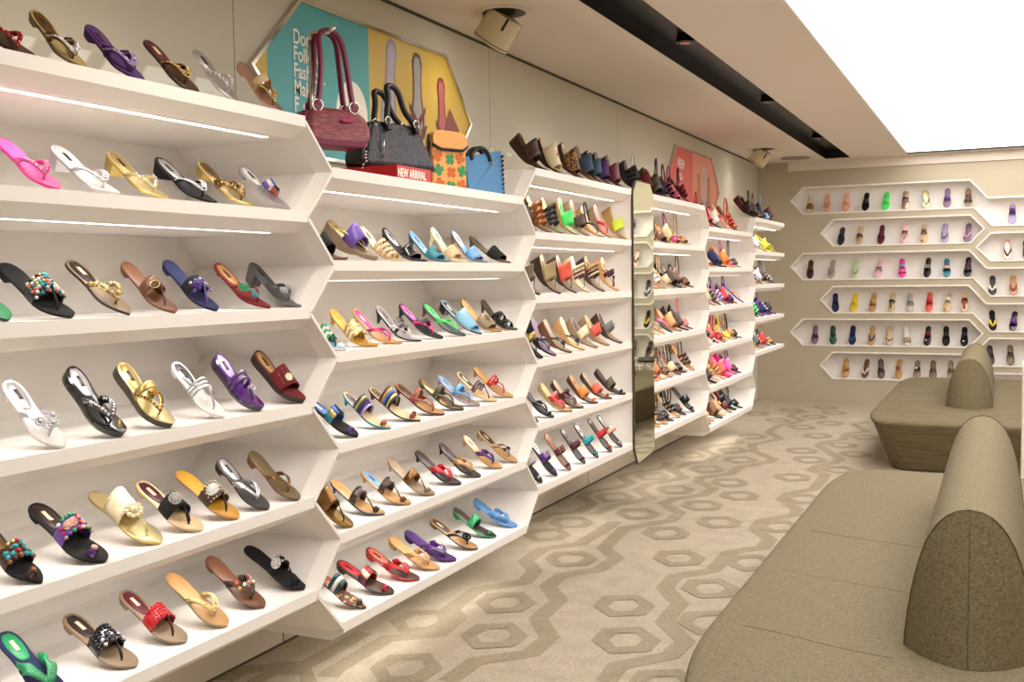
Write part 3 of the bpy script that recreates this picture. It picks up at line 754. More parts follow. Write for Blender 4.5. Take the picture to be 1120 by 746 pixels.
for sx in (0.035, -0.035):
    ya, yb = -hwb*.62, hwb*.52
    pts = [(sx, ya, hb*1.08), (sx*.95, ya+0.012, hb*1.35), (sx*.8, ya*.62+hy*.3, hb+(ht-hb)*.62), (sx*.5, hy-0.045, ht-0.022), (sx*.35, hy, ht), (sx*.5, hy+0.045, ht-0.025), (sx*.8, yb*.72+hy*.2, hb+(ht-hb)*.6), (sx*.95, yb-0.008, hb*1.35), (sx, yb, hb*1.06)]
    # smooth
    for _ in range(2):
        pts = [pts[0]]+[tuple(Vector(a)*.75+Vector(b)*.25) if k == 0 else tuple(Vector(a)*.25+Vector(b)*.75) for a, b in zip(pts[:-1], pts[1:]) for k in (0, 1)]+[pts[-1]]
    bm = bmesh.new(); tube(bm, pts, 0.0105, 10); obj('handle', bm, MAG, mb)
    for yy in (ya, yb):
        bm = bmesh.new(); tube(bm, [(sx+0.004, yy+0.020*math.cos(a), hb*1.06+0.020*math.sin(a)) for a in [2*PI*k/18 for k in range(18)]], 0.0045, 8, 0, True); obj('handle_ring', bm, M['chrome'], mb)
        bm = bmesh.new(); slab(bm, rounded([(yy-0.018, hb*.93), (yy+0.018, hb*.93), (yy+0.014, hb*1.16), (yy-0.014, hb*1.16)], .008), sx-0.008, sx+0.008, 0.003, 2); obj('handle_tab', bm, MAG, mb)
# red sign box
XB = -2.04
ry0, _ = P(434.5, 200, XB); ry1, _ = P(471.5, 204, XB)
rb = thing('sign_box', 'flat red box reading NEW ARRIVAL under the black handbag', 'sign', (XB, ry0, ZT), group=None)
RED = simple('sign_red', 'C4141C', 0.4)
bm = bmesh.new(); box(bm, -0.30, 0, 0, ry1-ry0, 0.0005, 0.055); bmesh.ops.bevel(bm, geom=bm.edges[:], offset=0.002, segments=2, affect='EDGES'); obj('box', bm, RED, rb)
text_mesh('lettering', 'NEW ARRIVAL', 0.044, INK, rb, Matrix(((0, 0, 1, 0.0008), (0.74, 0, 0, 0.004), (0, 1, 0, 0.013), (0, 0, 0, 1))), bold=0.0012)
# black embossed bag
def emboss():
    m, N, Lk, b = new_mat('black_embossed_leather')
    t = N.new('ShaderNodeTexCoord'); v = N.new('ShaderNodeTexVoronoi'); v.inputs['Scale'].default_value = 75; v.feature = 'F1'
    w = N.new('ShaderNodeTexWave'); w.inputs['Scale'].default_value = 14; w.inputs['Distortion'].default_value = 9; w.inputs['Detail'].default_value = 2
    Lk.new(t.outputs['Object'], v.inputs['Vector']); Lk.new(t.outputs['Object'], w.inputs['Vector'])
    r = N.new('ShaderNodeValToRGB'); r.color_ramp.interpolation = 'EASE'
    r.color_ramp.elements[0].position = .32; r.color_ramp.elements[0].color = (*lin('0A0A0E'), 1); r.color_ramp.elements[1].position = .42; r.color_ramp.elements[1].color = (*lin('2B2B38'), 1)
    Lk.new(v.outputs['Distance'], r.inputs[0]); Lk.new(r.outputs[0], b.inputs['Base Color'])
    bp = N.new('ShaderNodeBump'); bp.inputs['Strength'].default_value = 0.6; bp.inputs['Distance'].default_value = 0.003
    Lk.new(v.outputs['Distance'], bp.inputs['Height']); Lk.new(bp.outputs[0], b.inputs['Normal']); b.inputs['Roughness'].default_value = 0.4
    return m
EMB = emboss(); BLK = simple('black_leather', '15141A', 0.4, bump=0.1, scale=80)
XK = -2.17
ky0, kz0 = P(385, 187, XK); ky1, _ = P(470, 198, XK); kt0 = P(399, 128, XK); kt1 = P(452, 132, XK); ktop = P(418, 91, XK)
kb = ZT+0.056
kc = (ky0+ky1)/2; hk = kt0[1]-kb
k = thing('handbag', 'black embossed handbag with short curved handles standing on the red box', 'handbag', (XK, kc, kb), group='bags on top of the second shelving unit')
KK = face(kc, XK, .3)*.92; hw_ = (ky1-ky0)/2*KK; k.rotation_euler.z = -.3
kt0 = (kc+(kt0[0]-kc)*KK, kt0[1]); kt1 = (kc+(kt1[0]-kc)*KK, kt1[1]); ktop = (kc+(ktop[0]-kc)*KK, ktop[1])
out = rounded([(-hw_, 0.0), (hw_, 0.0), (hw_*.97, hk*.2), (kt1[0]-kc, hk*.98), (kt0[0]-kc, hk), (-hw_*.98, hk*.25)], [.03, .015, .05, .03, .03, .08], 6)
bm = bmesh.new(); slab(bm, out, -0.085, 0.06, 0.022, 4, lambda z: 1.0-0.4*max(0, z/hk)); obj('body', bm, EMB, k)
bm = bmesh.new(); slab(bm, rounded([(-hw_*1.03, hk*.02), (-hw_*.80, hk*.02), (kt0[0]-kc+0.02, hk*.95), (kt0[0]-kc-0.02, hk*.93), (-hw_*1.05, hk*.3)], .03), -0.07, 0.045, 0.015, 3, lambda z: 1.0-0.35*max(0, z/hk)); obj('end_gusset', bm, BLK, k)
for sx in (0.03, -0.045):
    ya, yb = (kt0[0]-kc)*.6+0.012, (kt1[0]-kc)*.72
    top = ktop[1]-kb-(0.0 if sx > 0 else 0.012); ym = ktop[0]-kc
    pts = [(sx+0.02, ya, hk*.80), (sx+.012, ya-0.004, hk*1.05), (sx, ya+0.02, top-0.045), (sx-.004, ym-0.01, top-0.004), (sx-.004, ym+0.05, top-0.012), (sx, yb-0.04, hk*1.25), (sx+.012, yb+.004, hk*1.0), (sx+.02, yb+.008, hk*.80)]
    for _ in range(2):
        pts = [pts[0]]+[tuple(Vector(a)*.75+Vector(b)*.25) if q == 0 else tuple(Vector(a)*.25+Vector(b)*.75) for a, b in zip(pts[:-1], pts[1:]) for q in (0, 1)]+[pts[-1]]
    bm = bmesh.new(); tube(bm, pts, 0.012, 10); obj('handle', bm, BLK, k)
    for yy in (ya-.004, yb+.004):
        bm = bmesh.new(); tube(bm, [(sx+0.022, yy+0.014*math.cos(a), hk*1.0+0.014*math.sin(a)) for a in [2*PI*j/16 for j in range(16)]], 0.003, 6, 0, True); obj('handle_ring', bm, M['chrome'], k)
bm = bmesh.new()
for j in range(7): ball(bm, (0.045+0.01*math.sin(j), -hw_*.98+0.006*math.cos(2*j), hk*.30-0.012*j), 0.006, 0, 1)
obj('tassel', bm, M['chrome'], k)
bm = bmesh.new(); tube(bm, [(0.062, -hw_*.55, hk*.2), (0.058, -hw_*.52, hk*.5), (0.050, -hw_*.45, hk*.8)], 0.003, 6); obj('zip', bm, M['chrome'], k)
# orange pouch
XO = -2.075
oy0, oz0 = P(471, 205, XO); oy1, _ = P(512, 211, XO); ot = P(470, 140, XO); ot1 = P(508, 142, XO)
ORG = simple('orange_leather', 'E8A45C', 0.45, noise=0.08, scale=60); PGR = simple('applique_green', '2C8E4E', 0.5); POR = simple('applique_orange', 'C8631F', 0.5)
oh = (ot[1]-ZT)*1.06; ow = (oy1-oy0)*face((oy0+oy1)/2, XO, .45)
op = thing('pouch_bag', 'upright orange pouch bag with green and orange plus shapes and a flap', 'bag', (XO-0.04, (oy0+oy1)/2+.05, ZT), (0, 0, -.45), group='bags on top of the second shelving unit')
out = rounded([(-ow*.47, 0.0005), (ow*.48, 0.0005), (ow*.45, oh*.97), (-ow*.46, oh*1.0)], [.02, .02, .05, .05], 6)
bm = bmesh.new(); slab(bm, out, -0.035, 0.022, 0.012, 4); obj('body', bm, ORG, op)
bm = bmesh.new(); slab(bm, rounded([(-ow*.47, oh*.74), (-ow*.25, oh*.685), (ow*.34, oh*.685), (ow*.465, oh*.75), (ow*.45, oh*.98), (-ow*.47, oh*1.01)], [.02, .03, .03, .02, .05, .05], 6), 0.0225, 0.031, 0.003, 2); obj('flap', bm, ORG, op)
bm = bmesh.new(); tube(bm, [(0.027, -ow*.47, oh*.755), (0.030, -ow*.25, oh*.680), (0.030, ow*.34, oh*.680), (0.027, ow*.465, oh*.755)], 0.006, 8); obj('flap_edging', bm, BLK, op)
bm = bmesh.new(); tube(bm, [(0.0, -ow*.475, 0.01), (0.0, -ow*.475, oh*.5), (0.0, -ow*.47, oh*.93)], 0.007, 8); obj('side_edging', bm, BLK, op)
def plus(bm, y, z, s, a):
    pts = []
    for q in range(4):
        for (u, v) in ((.38, -.38), (.95, -.42), (1.0, 0), (.95, .42)): 
            b = a+q*PI/2; pts.append((0.0225, y+s*(u*math.cos(b)-v*math.sin(b)), z+s*(u*math.sin(b)+v*math.cos(b))))
    prism(bm, [Vector(p) for p in pts], Vector((0.0015, 0, 0)))
for i, (u, v, m) in enumerate([(-.33, .57, POR), (.0, .52, PGR), (.28, .55, POR), (-.30, .33, PGR), (.04, .30, POR), (.33, .33, PGR), (-.28, .10, POR), (.02, .06, PGR), (.32, .09, POR)]):
    bm = bmesh.new(); plus(bm, ow*u, oh*v, ow*.125, 0.3+0.5*i); obj('applique', bm, m, op)
# blue tote
XT = -2.085
ty0, _ = P(511, 212, XT); ty1, _ = P(551.5, 214, XT); tz = P(511, 166, XT)[1]; tz1 = P(551, 165, XT)[1]
TB = simple('blue_woven_leather', '4A86BA', 0.55, noise=0.12, scale=180, bump=0.3)
tw = (ty1-ty0)*face((ty0+ty1)/2, XT, .4); th_ = tz-ZT
tb = thing('tote_bag', 'flat blue tote bag with black whip-stitched edge and black handles', 'bag', (XT-0.05, (ty0+ty1)/2+.08, ZT), (0, 0, -.4), group='bags on top of the second shelving unit')
bm = bmesh.new(); slab(bm, rounded([(-tw*.5, 0.0005), (tw*.5, 0.0005), (tw*.5, tz1-ZT), (-tw*.5, th_)], .006, 3), -0.05, 0.025, 0.008, 3, lambda z: 1-.6*max(0, z/th_)); obj('body', bm, TB, tb)
for sx in (0.004, -0.03):
    pts = [(sx, tw*(-.10)+tw*.25*math.cos(a), th_*.93+tw*.26*math.sin(a)) for a in [PI*j/14 for j in range(15)]]
    bm = bmesh.new(); tube(bm, pts, 0.010, 8); obj('handle', bm, BLK, tb)
bm = bmesh.new()
for j in range(9):
    z = 0.012+(tz1-ZT-0.05)*j/8
    tube(bm, [(0.027-.012*z/th_, tw*.44, z+0.004), (0.010, tw*.508, z+0.014), (-0.03, tw*.505, z+0.012)], 0.0045, 6)
obj('whip_stitching', bm, BLK, tb)
bm = bmesh.new(); cyl(bm, (0.0155, tw*.18, th_*.88), 0.007, 0.004, 'x', 12); obj('stud', bm, M['chrome'], tb)
# ------------------------------------------------------------------ shoes
WT = [(0, .004), (.015, .014), (.05, .0225), (.11, .0275), (.2, .0285), (.32, .026), (.45, .0265), (.57, .032), (.68, .0375), (.78, .038), (.86, .0335), (.925, .0255), (.97, .015), (1, .003)]
WP = [(0, .004), (.015, .014), (.05, .0225), (.11, .0275), (.2, .0285), (.32, .026), (.45, .0265), (.57, .032), (.67, .0365), (.76, .0355), (.84, .029), (.91, .020), (.965, .010), (1, .002)]
def interp(T, s):
    for (a, b), (c_, d) in zip(T[:-1], T[1:]):
        if s <= c_: return b+(d-b)*(s-a)/(c_-a)
    return T[-1][1]
class Shoe: pass
def sole_shape(L, sag, th, point, wedge, wsc, plat=0.0):
    S = Shoe(); k = L/.25
    S.L, S.th = L, th
    S.w = lambda s: interp(WP if point else WT, s)*k*wsc
    S.x = lambda s: -L*(1-s)
    S.z = lambda s: th+plat+sag*(-math.sin(PI*min(1, s)**0.85)*1.0 + 0.25*math.sin(2*PI*s))
    def bot(s):
        z = S.z(s)-th-plat
        if wedge: z -= wedge*max(0.0, 1-s/.74)**0.8*min(1, (s+.08)/.10)
        return z
    S.b = bot
    S.wedge = wedge
    return S
def shell(bm, P, th, mi=0):
    nu, nv = len(P), len(P[0])
    def nrm(i, j):
        a = P[min(i+1, nu-1)][j]-P[max(i-1, 0)][j]; b = P[i][min(j+1, nv-1)]-P[i][max(j-1, 0)]
        n = a.cross(b); return n.normalized() if n.length > 1e-9 else Vector((0, 0, 1))
    A = [[bm.verts.new(P[i][j]+nrm(i, j)*th*.5) for j in range(nv)] for i in range(nu)]
    B = [[bm.verts.new(P[i][j]-nrm(i, j)*th*.5) for j in range(nv)] for i in range(nu)]
    for i in range(nu-1):
        for j in range(nv-1):
            for X in (A, B):
                f = bm.faces.new((X[i][j], X[i+1][j], X[i+1][j+1], X[i][j+1])); f.material_index = mi; f.smooth = True
    for j in range(nv-1):
        for i in (0, nu-1):
            bm.faces.new((A[i][j], A[i][j+1], B[i][j+1], B[i][j])).material_index = mi
    for i in range(nu-1):
        for j in (0, nv-1):
            bm.faces.new((A[i][j], A[i+1][j], B[i+1][j], B[i][j])).material_index = mi
def arch_h(s): return interp([(0, .07), (.3, .062), (.45, .052), (.6, .044), (.75, .032), (.88, .020), (1, .012)], s)
def band_grid(S, s1, s2, nu=11, nv=4, slant=0.0, hs=1.0, u0=0.0, u1=1.0, lift=0.0):
    if S.wedge > .03: s1, s2, hs = s1-.07, s2-.05, hs*1.25
    P = []
    for i in range(nu):
        u = u0+(u1-u0)*i/(nu-1); row = []
        for j in range(nv):
            s = s1+(s2-s1)*j/(nv-1)+slant*(u-.5)
            s = max(.02, min(.985, s)); a = PI*u
            h = arch_h(s)*hs*(S.L/.25)
            row.append(Vector((S.x(s), -S.w(s)*1.03*math.cos(a)*(1+.0*u), S.z(s)-.003+(h+lift)*math.sin(a)**.8)))
        P.append(row)
    return P
def v_curve(S, side, s0, s1, n=10, hs=1.0):
    s1 = min(s1, .785)
    a = Vector((S.x(s0), side*S.w(s0)*1.02, S.z(s0)-.003)); b = Vector((S.x(s1), -.004, S.z(s1)+.012*S.L/.25))
    m = Vector((S.x(s0*.55+s1*.45), side*S.w(.6)*1.12, S.z(.6)+.043*hs*S.L/.25))
    return [a*(1-t)**2+m*2*t*(1-t)+b*t*t for t in [k/n for k in range(n+1)]]
def ribbon_curve(bm, C, w, th, mi=0, taper=None):
    P = []; n = len(C)
    for i, p in enumerate(C):
        t = (C[min(i+1, n-1)]-C[max(i-1, 0)]).normalized()
        up = Vector((0, 0, 1)); lat = t.cross(up); lat = lat.normalized() if lat.length > .05 else Vector((0, 1, 0))
        # keep the ribbon lying over the foot: width runs along the shoe as the strap rises, across it near the toe
        q = Vector((1, 0, 0)); q = (q-t*q.dot(t)); q = q.normalized() if q.length > .05 else lat
        f = min(1, i/(n-1)*1.6)
        if lat.dot(q) < 0: lat = -lat
        d = (q*(1-f)+lat*f).normalized()
        ww = w*(taper(i/(n-1)) if taper else 1)*.5
        P.append([p-d*ww, p, p+d*ww])
    shell(bm, P, th, mi)
PALS = dict(multi=['coral', 'teal', 'cream', 'black', 'gold', 'salmon', 'white', 'turq'], silver=['gem', 'silver'], gold=['gold', 'pgold'], purple=['violet', 'lilac', 'psat', 'silver'],
            jewel=['green', 'rose', 'gold', 'violet', 'red', 'white'], black=['patent', 'steel'], red=['rsat', 'red'], white=['white', 'gem'], cream=['cream', 'pgold'], green=['green', 'turq', 'gem'], brown=['copper', 'bronze'], dark=['choc', 'turq', 'copper', 'gold', 'red'])
def make_straps(S, root, straps, q):
    k = S.L/.25
    nu, nv = (13, 4) if q > 1 else (9, 3)
    for cmd in straps:
        a = cmd.split(); op = a[0]
        bm = bmesh.new()
        if op == 'V':        # V thong: colour width [start]
            w = float(a[2])*1.2*k if len(a) > 2 else .013*k; s0 = float(a[3]) if len(a) > 3 else .45
            for sd in (1, -1): ribbon_curve(bm, v_curve(S, sd, s0, .81, 10 if q > 1 else 7), w, .0028, 0, lambda t: 1-.45*t)
            b = Vector((S.x(.785), -.004, S.z(.785)))
            tube(bm, [b+Vector((0, 0, .015*k)), b+Vector((.002, 0, .004)), b+Vector((.003, 0, -.002))], .0032*k, 6)
            obj('toe_thong', bm, CM(a[1]), root)
        elif op == 'post':   # strap from a band to the toes
            s0 = float(a[2]) if len(a) > 2 else .62
            C = [Vector((S.x(s0+(.82-s0)*t), -.004, S.z(s0+(.82-s0)*t)+arch_h(s0)*k*(1-t)**.8*1.0+.006)) for t in [j/7 for j in range(8)]]
            ribbon_curve(bm, C, (float(a[3]) if len(a) > 3 else .008)*k, .0026)
            tube(bm, [C[-1], C[-1]+Vector((.003, 0, -.010))], .003*k, 6)
            obj('toe_thong', bm, CM(a[1]), root)
        elif op == 'band':
            sl = float(a[4]) if len(a) > 4 else 0
            shell(bm, band_grid(S, float(a[2]), float(a[3]), nu, nv, sl), .003); obj('band', bm, CM(a[1]), root)
        elif op == 'mule':
            shell(bm, band_grid(S, float(a[2]), float(a[3]), nu, nv+2, 0, 1.05), .003); obj('vamp', bm, CM(a[1]), root)
        elif op == 'bars':   # colour n s1 s2
            n = int(a[2]); s1, s2 = float(a[3]), float(a[4])
            for i in range(n):
                c0 = s1+(s2-s1)*i/n; bb = bmesh.new(); shell(bb, band_grid(S, c0, c0+(s2-s1)/n*.62, nu, 2), .003); obj('strap', bb, CM(a[1]), root)
            bm.free()
        elif op == 'stripes':  # s1 s2 c1 c2 ...
            s1, s2 = float(a[1]), float(a[2]); cs = a[3:]
            for i in range(len(cs)):
                P = band_grid(S, s1+(s2-s1)*i/len(cs), s1+(s2-s1)*(i+1)/len(cs), nu, 2); shell(bm, P, .003, i)
            obj('band', bm, [CM(x) for x in cs], root)
        elif op == 'vstripes':  # s1 s2 c...   stripes across the width
            s1, s2 = float(a[1]), float(a[2]); cs = a[3:]
            for i in range(len(cs)):
                P = band_grid(S, s1, s2, 3, 3, 0, 1, i/len(cs), (i+1)/len(cs)); shell(bm, P, .003, i)
            obj('band', bm, [CM(x) for x in cs], root)
        elif op == 'zig':    # s1 s2 c1 c2 : zigzag rows
            s1, s2 = float(a[1]), float(a[2]); cs = a[3:]; m = 5
            for r in range(m):
                P = []
                for i in range(17):
                    u = i/16; z = .012*(1 if i % 4 < 2 else -1)*(1 if i % 2 == 0 else 0); row = []
                    for j in (0, 1):
                        s = s1+(s2-s1)*(r+j)/m+(.018 if i % 4 == 0 else -.018 if i % 4 == 2 else 0)
                        aa = PI*u; row.append(Vector((S.x(s), -S.w(s)*1.03*math.cos(aa), S.z(s)-.003+arch_h(s)*k*math.sin(aa)**.8)))
                    P.append(row)
                shell(bm, P, .003, r % len(cs))
            obj('band', bm, [CM(x) for x in cs], root)
        elif op == 'X':
            s1, s2 = float(a[2]), float(a[3]); w = .07
            for sl in (.17, -.17):
                bb = bmesh.new(); shell(bb, band_grid(S, (s1+s2)/2-w/2, (s1+s2)/2+w/2, nu, 3, sl, 1, 0, 1, .002 if sl > 0 else 0), .003); obj('cross_strap', bb, CM(a[1]), root)
            bm.free()
        elif op == 'ring':
            s = .875; c0 = Vector((S.x(s), -S.w(s)*.35, S.z(s)+.010*k))
            P = []
            for i in range(11):
                t = PI*2*i/10; row = []
                for j in (-1, 1): row.append(c0+Vector((j*.0065*k, .0115*k*math.cos(t), .0115*k*math.sin(t))))
                P.append(row)
            shell(bm, P, .0025); obj('toe_ring', bm, CM(a[1]), root)
        elif op == 'ringstone':
            s = .875; c0 = Vector((S.x(s), -S.w(s)*.35, S.z(s)+.026*k))
            ball(bm, c0, .008*k, 0, 2, (1, 1, .6)); obj('toe_stone', bm, CM(a[1]), root)
        elif op == 'sling':
            hgt = (float(a[2]) if len(a) > 2 else .055)*k
            C = []
            for i in range(15):
                t = i/14; an = PI*t
                s = .42-.42*math.sin(an)**.7
                C.append(Vector((S.x(s)-.006*k*math.sin(an), -.033*k*math.cos(an)*(1 if t not in (0, 1) else .85), S.z(s)+hgt*math.sin(an)**.6)))
            P = [[p+Vector((0, 0, -.0055*k)), p+Vector((0, 0, .0055*k))] for p in C]
            shell(bm, P, .0025); obj('back_strap', bm, CM(a[1]), root)
        elif op == 'beads':   # palette s1 s2 rows cols [r]
            cs = PALS[a[1]]; s1, s2 = float(a[2]), float(a[3]); rr, cc = int(a[4]), int(a[5]); r = (float(a[6]) if len(a) > 6 else .0042)*k
            G = band_grid(S, s1, s2, cc+2, rr, 0, 1.06, .06, .94)
            for i in range(1, cc+1):
                for j in range(rr): ball(bm, G[i][j], r*random.uniform(.9, 1.1), random.randrange(len(cs)), 1)
            obj('bead_trim', bm, [CM(x) for x in cs], root)
        elif op == 'vbeads':  # palette n [r]
            cs = PALS[a[1]]; n = int(a[2]); r = (float(a[3]) if len(a) > 3 else .004)*1.15*k
            for sd in (1, -1):
                C = v_curve(S, sd, .45, .785, n)
                for i, p in enumerate(C[1:]): ball(bm, p+Vector((0, 0, .003)), r, (i+(sd > 0)) % len(cs), 1)
            obj('bead_trim', bm, [CM(x) for x in cs], root)
        elif op == 'chain':  # colour rows
            n = 9
            for sd in (1, -1):
                C = v_curve(S, sd, .45, .785, n)
                for i, p in enumerate(C[1:-1]):
                    t = (C[i+2]-C[i]).normalized(); up = Vector((0, 0, 1)); b = t.cross(up).normalized()
                    tube(bm, [p+Vector((0, 0, .003))+(t*math.cos(x)*.0095+b*math.sin(x)*.0075)*k for x in [2*PI*j/8 for j in range(8)]], .0022*k, 4, 0, True)
            obj('chain_trim', bm, CM(a[1]), root)
        elif op in ('flower', 'disc', 'buckle', 'rosette'):
            s = float(a[2]); r = float(a[3])*k; u = float(a[4]) if len(a) > 4 else .45
            onV = any(x.split()[0] == 'V' for x in straps) and not any(x.split()[0] in ('band', 'mule', 'bars', 'stripes') for x in straps)
            if not onV: u = u if u < .5 else max(.36, 1-u*.9)
            G = band_grid(S, s-.03, s+.03, 21, 3, 0, 1.05)
            i0 = int(u*20); c0 = G[i0][1]; tx = (G[i0][2]-G[i0][0]).normalized(); ty = (G[min(20, i0+1)][1]-G[max(0, i0-1)][1]).normalized(); n = tx.cross(ty).normalized()
            if n.z < 0: n = -n
            if onV:
                sd = -1 if u < .5 else 1; C = v_curve(S, sd, .45, .785, 20); k0 = int(min(u, 1-u)*2*18)+2
                k0 = min(19, k0); c0 = C[k0]; tx = (C[k0+1]-C[k0-1]).normalized(); ty = tx.cross(Vector((0, 0, 1))).normalized(); n = ty.cross(tx).normalized()
                n = (n*(1 if n.z > 0 else -1)*.5+Vector((.15, -.45, 1))).normalized(); tx = (tx-n*tx.dot(n)).normalized(); ty = n.cross(tx)
            c0 = c0+n*.003
            if op == 'flower':
                for q_ in range(10):
                    x = 2*PI*q_/10; p = c0+(tx*math.cos(x)+ty*math.sin(x))*r*.72; ball(bm, p, r*.27, 0, 1)
                ball(bm, c0+n*.002, r*.42, 0, 2)
                obj('flower_trim', bm, CM(a[1]), root)
            elif op == 'rosette':
                for ring_, cnt in ((.85, 14), (.5, 8), (.18, 4)):
                    for q_ in range(cnt):
                        x = 2*PI*q_/cnt+ring_; p = c0+(tx*math.cos(x)+ty*math.sin(x))*r*ring_+n*(.004*(1-ring_)); ball(bm, p, r*.2, 0, 1)
                obj('rosette_trim', bm, CM(a[1]), root)
            elif op == 'disc':
                R3 = Matrix((tx, ty, n)).transposed().to_4x4(); cyl(bm, c0+n*.002, r, .004, R3, 18); obj('button_trim', bm, CM(a[1]), root)
            else:
                tube(bm, [c0+(tx*math.cos(x)*.8+ty*math.sin(x))*r for x in [2*PI*j/14 for j in range(14)]], .0022*k, 5, 0, True); obj('buckle', bm, CM(a[1]), root)
        else: raise ValueError(cmd)
def build_shoe(root, side, top, pad, straps, heel='flat', toe='r', L=.25, q=2, wsc=1.0, label_tag=True, tilt=0.0):
    kind = heel.split(); hk = kind[0]; hv = float(kind[1]) if len(kind) > 1 else 0
    sag = {'flat': .006, 'low': .012, 'block': .017, 'kitten': .020, 'heel': .031, 'wedge': .033, 'plat': .018}[hk]
    if hk == 'plat': S = sole_shape(L, sag, .009, toe == 'p', hv, wsc, .009)
    elif hk == 'wedge': S = sole_shape(L, sag, .008, toe == 'p', hv, wsc, .004)
    else: S = sole_shape(L, sag, .0075, toe == 'p', 0, wsc)
    N = 26 if q > 1 else 16
    bm = bmesh.new(); rings = []
    for i in range(N+1):
        s = .5-.5*math.cos(PI*i/N); s = s*.6+(i/N)*.4
        w, x, zt_, zb = S.w(s), S.x(s), S.z(s), S.b(s)
        w2 = w*(.92 if S.wedge else 1)
        rings.append([bm.verts.new(p) for p in ((x, -w2*.97, zb), (x, -w, zb+(zt_-zb)*.45), (x, -w, zt_-.0012), (x, -w*.94, zt_), (x, 0, zt_-.0016), (x, w*.94, zt_), (x, w, zt_-.0012), (x, w, zb+(zt_-zb)*.45), (x, w2*.97, zb), (x, 0, zb-.0004))])
    for i in range(N):
        for j in range(10):
            f = bm.faces.new((rings[i][j], rings[i][(j+1) % 10], rings[i+1][(j+1) % 10], rings[i+1][j])); f.smooth = j in (3, 4)
            f.material_index = 1 if j in (3, 4) else 0
    bm.faces.new(rings[0]); bm.faces.new(rings[-1])
    zmin = [(v.co.copy()) for v in bm.verts]
    so = obj('sole', bm, [CM(side), CM(top)], root)
    if pad:
        bm = bmesh.new(); P = []
        for i in range(11):
            s = .035+(.40-.035)*i/10; w = S.w(s)*.72*math.sin(PI*min(1, (i+.6)/10.8))**.25
            P.append([Vector((S.x(s), -w, S.z(s)+.0006)), Vector((S.x(s), 0, S.z(s)-.0006)), Vector((S.x(s), w, S.z(s)+.0006))])
        shell(bm, P, .0012); pd = obj('insole', bm, CM(pad), root)
        if label_tag and q > 1:
            bm = bmesh.new(); P = [[Vector((S.x(s), y*.006, S.z(s)+.0012)) for y in (-1, 1)] for s in (.13, .18, .23, .27)]
            shell(bm, P, .0006); obj('maker_tag', bm, CM('cream' if pad in ('black', 'dbrown', 'maroon', 'wine', 'purple', 'green', 'blue', 'hot', 'magenta') else 'dbrown'), pd)
    ang = {'flat': 0, 'low': .08, 'block': .2, 'kitten': .25, 'heel': .42, 'wedge': 0, 'plat': 0}[hk]
    hdir = Vector((math.sin(ang), 0, -math.cos(ang)))
    extra = []
    if hk in ('low', 'block'):
        hgt = hv or (.012 if hk == 'low' else .035)
        bm = bmesh.new(); A = []; B = []
        for s in (.0, .015, .05, .11, .17, .22):
            pass
        loop = [(s, 1) for s in (.005, .03, .08, .14, .21)] + [(s, -1) for s in (.21, .14, .08, .03, .005)]
        for s, sd in loop:
            p = Vector((S.x(s), sd*S.w(s)*.95, S.z(s)-S.th+.0005)); A.append(p)
            c0 = Vector((S.x(.11), 0, S.z(.11)-S.th)); B.append(c0+(p-c0)*.86+hdir*hgt)
        va = [bm.verts.new(p) for p in A]; vb = [bm.verts.new(p) for p in B]; n = len(A)
        for i in range(n): bm.faces.new((va[i], va[(i+1) % n], vb[(i+1) % n], vb[i]))
        bm.faces.new(va); bm.faces.new(vb[::-1]); extra += B
        obj('heel', bm, CM(side), root)
    elif hk in ('kitten', 'heel'):
        hgt = hv or (.035 if hk == 'kitten' else .06)
        bm = bmesh.new(); rows = []
        c0 = Vector((S.x(.10), 0, S.z(.10)-S.th))
        for t in (0, .15, .4, .7, 1.0):
            sc = (1-t)**1.6*.78+.22; row = []
            for i in range(10):
                a_ = 2*PI*i/10; row.append(c0+Vector((math.cos(a_)*.024*L/.25*sc-.006*(1-sc), math.sin(a_)*.025*L/.25*sc, 0))+hdir*hgt*t+Vector((0, 0, .003*(1-t))))
            rows.append(row)
        V = [[bm.verts.new(p) for p in r_] for r_ in rows]
        for i in range(4):
            for j in range(10):
                f = bm.faces.new((V[i][j], V[i][(j+1) % 10], V[i+1][(j+1) % 10], V[i+1][j])); f.smooth = True
        bm.faces.new(V[0]); bm.faces.new(V[-1]); extra += rows[-1]
        obj('heel', bm, CM(side), root)
    make_straps(S, root, straps, q)
    return zmin+extra
HN = dict(flat='flat_sandal', low='flat_sandal', block='block_heel_sandal', kitten='kitten_heel_sandal', heel='high_heel_sandal', wedge='wedge_sandal', plat='platform_wedge_sandal')
used_labels = {}
def put_shoe(toe3, L, tilt, yaw, zs, label, group, spec, q=2, wsc=1.13, cat='sandal'):
    side, top, pad, straps, heel, tp = spec
    R = Euler((0, tilt, yaw)).to_matrix()
    if label in used_labels: print('DUP LABEL', label)
    used_labels[label] = 1
    root = thing(HN[heel.split()[0]], label, cat, toe3, (0, tilt, yaw), group)
    pts = build_shoe(root, side, top, pad, straps, heel, tp, L, q, wsc, tilt=tilt)
    root.location.z = zs+.0006-min((R @ p).z for p in pts)
    return root
LOG = []
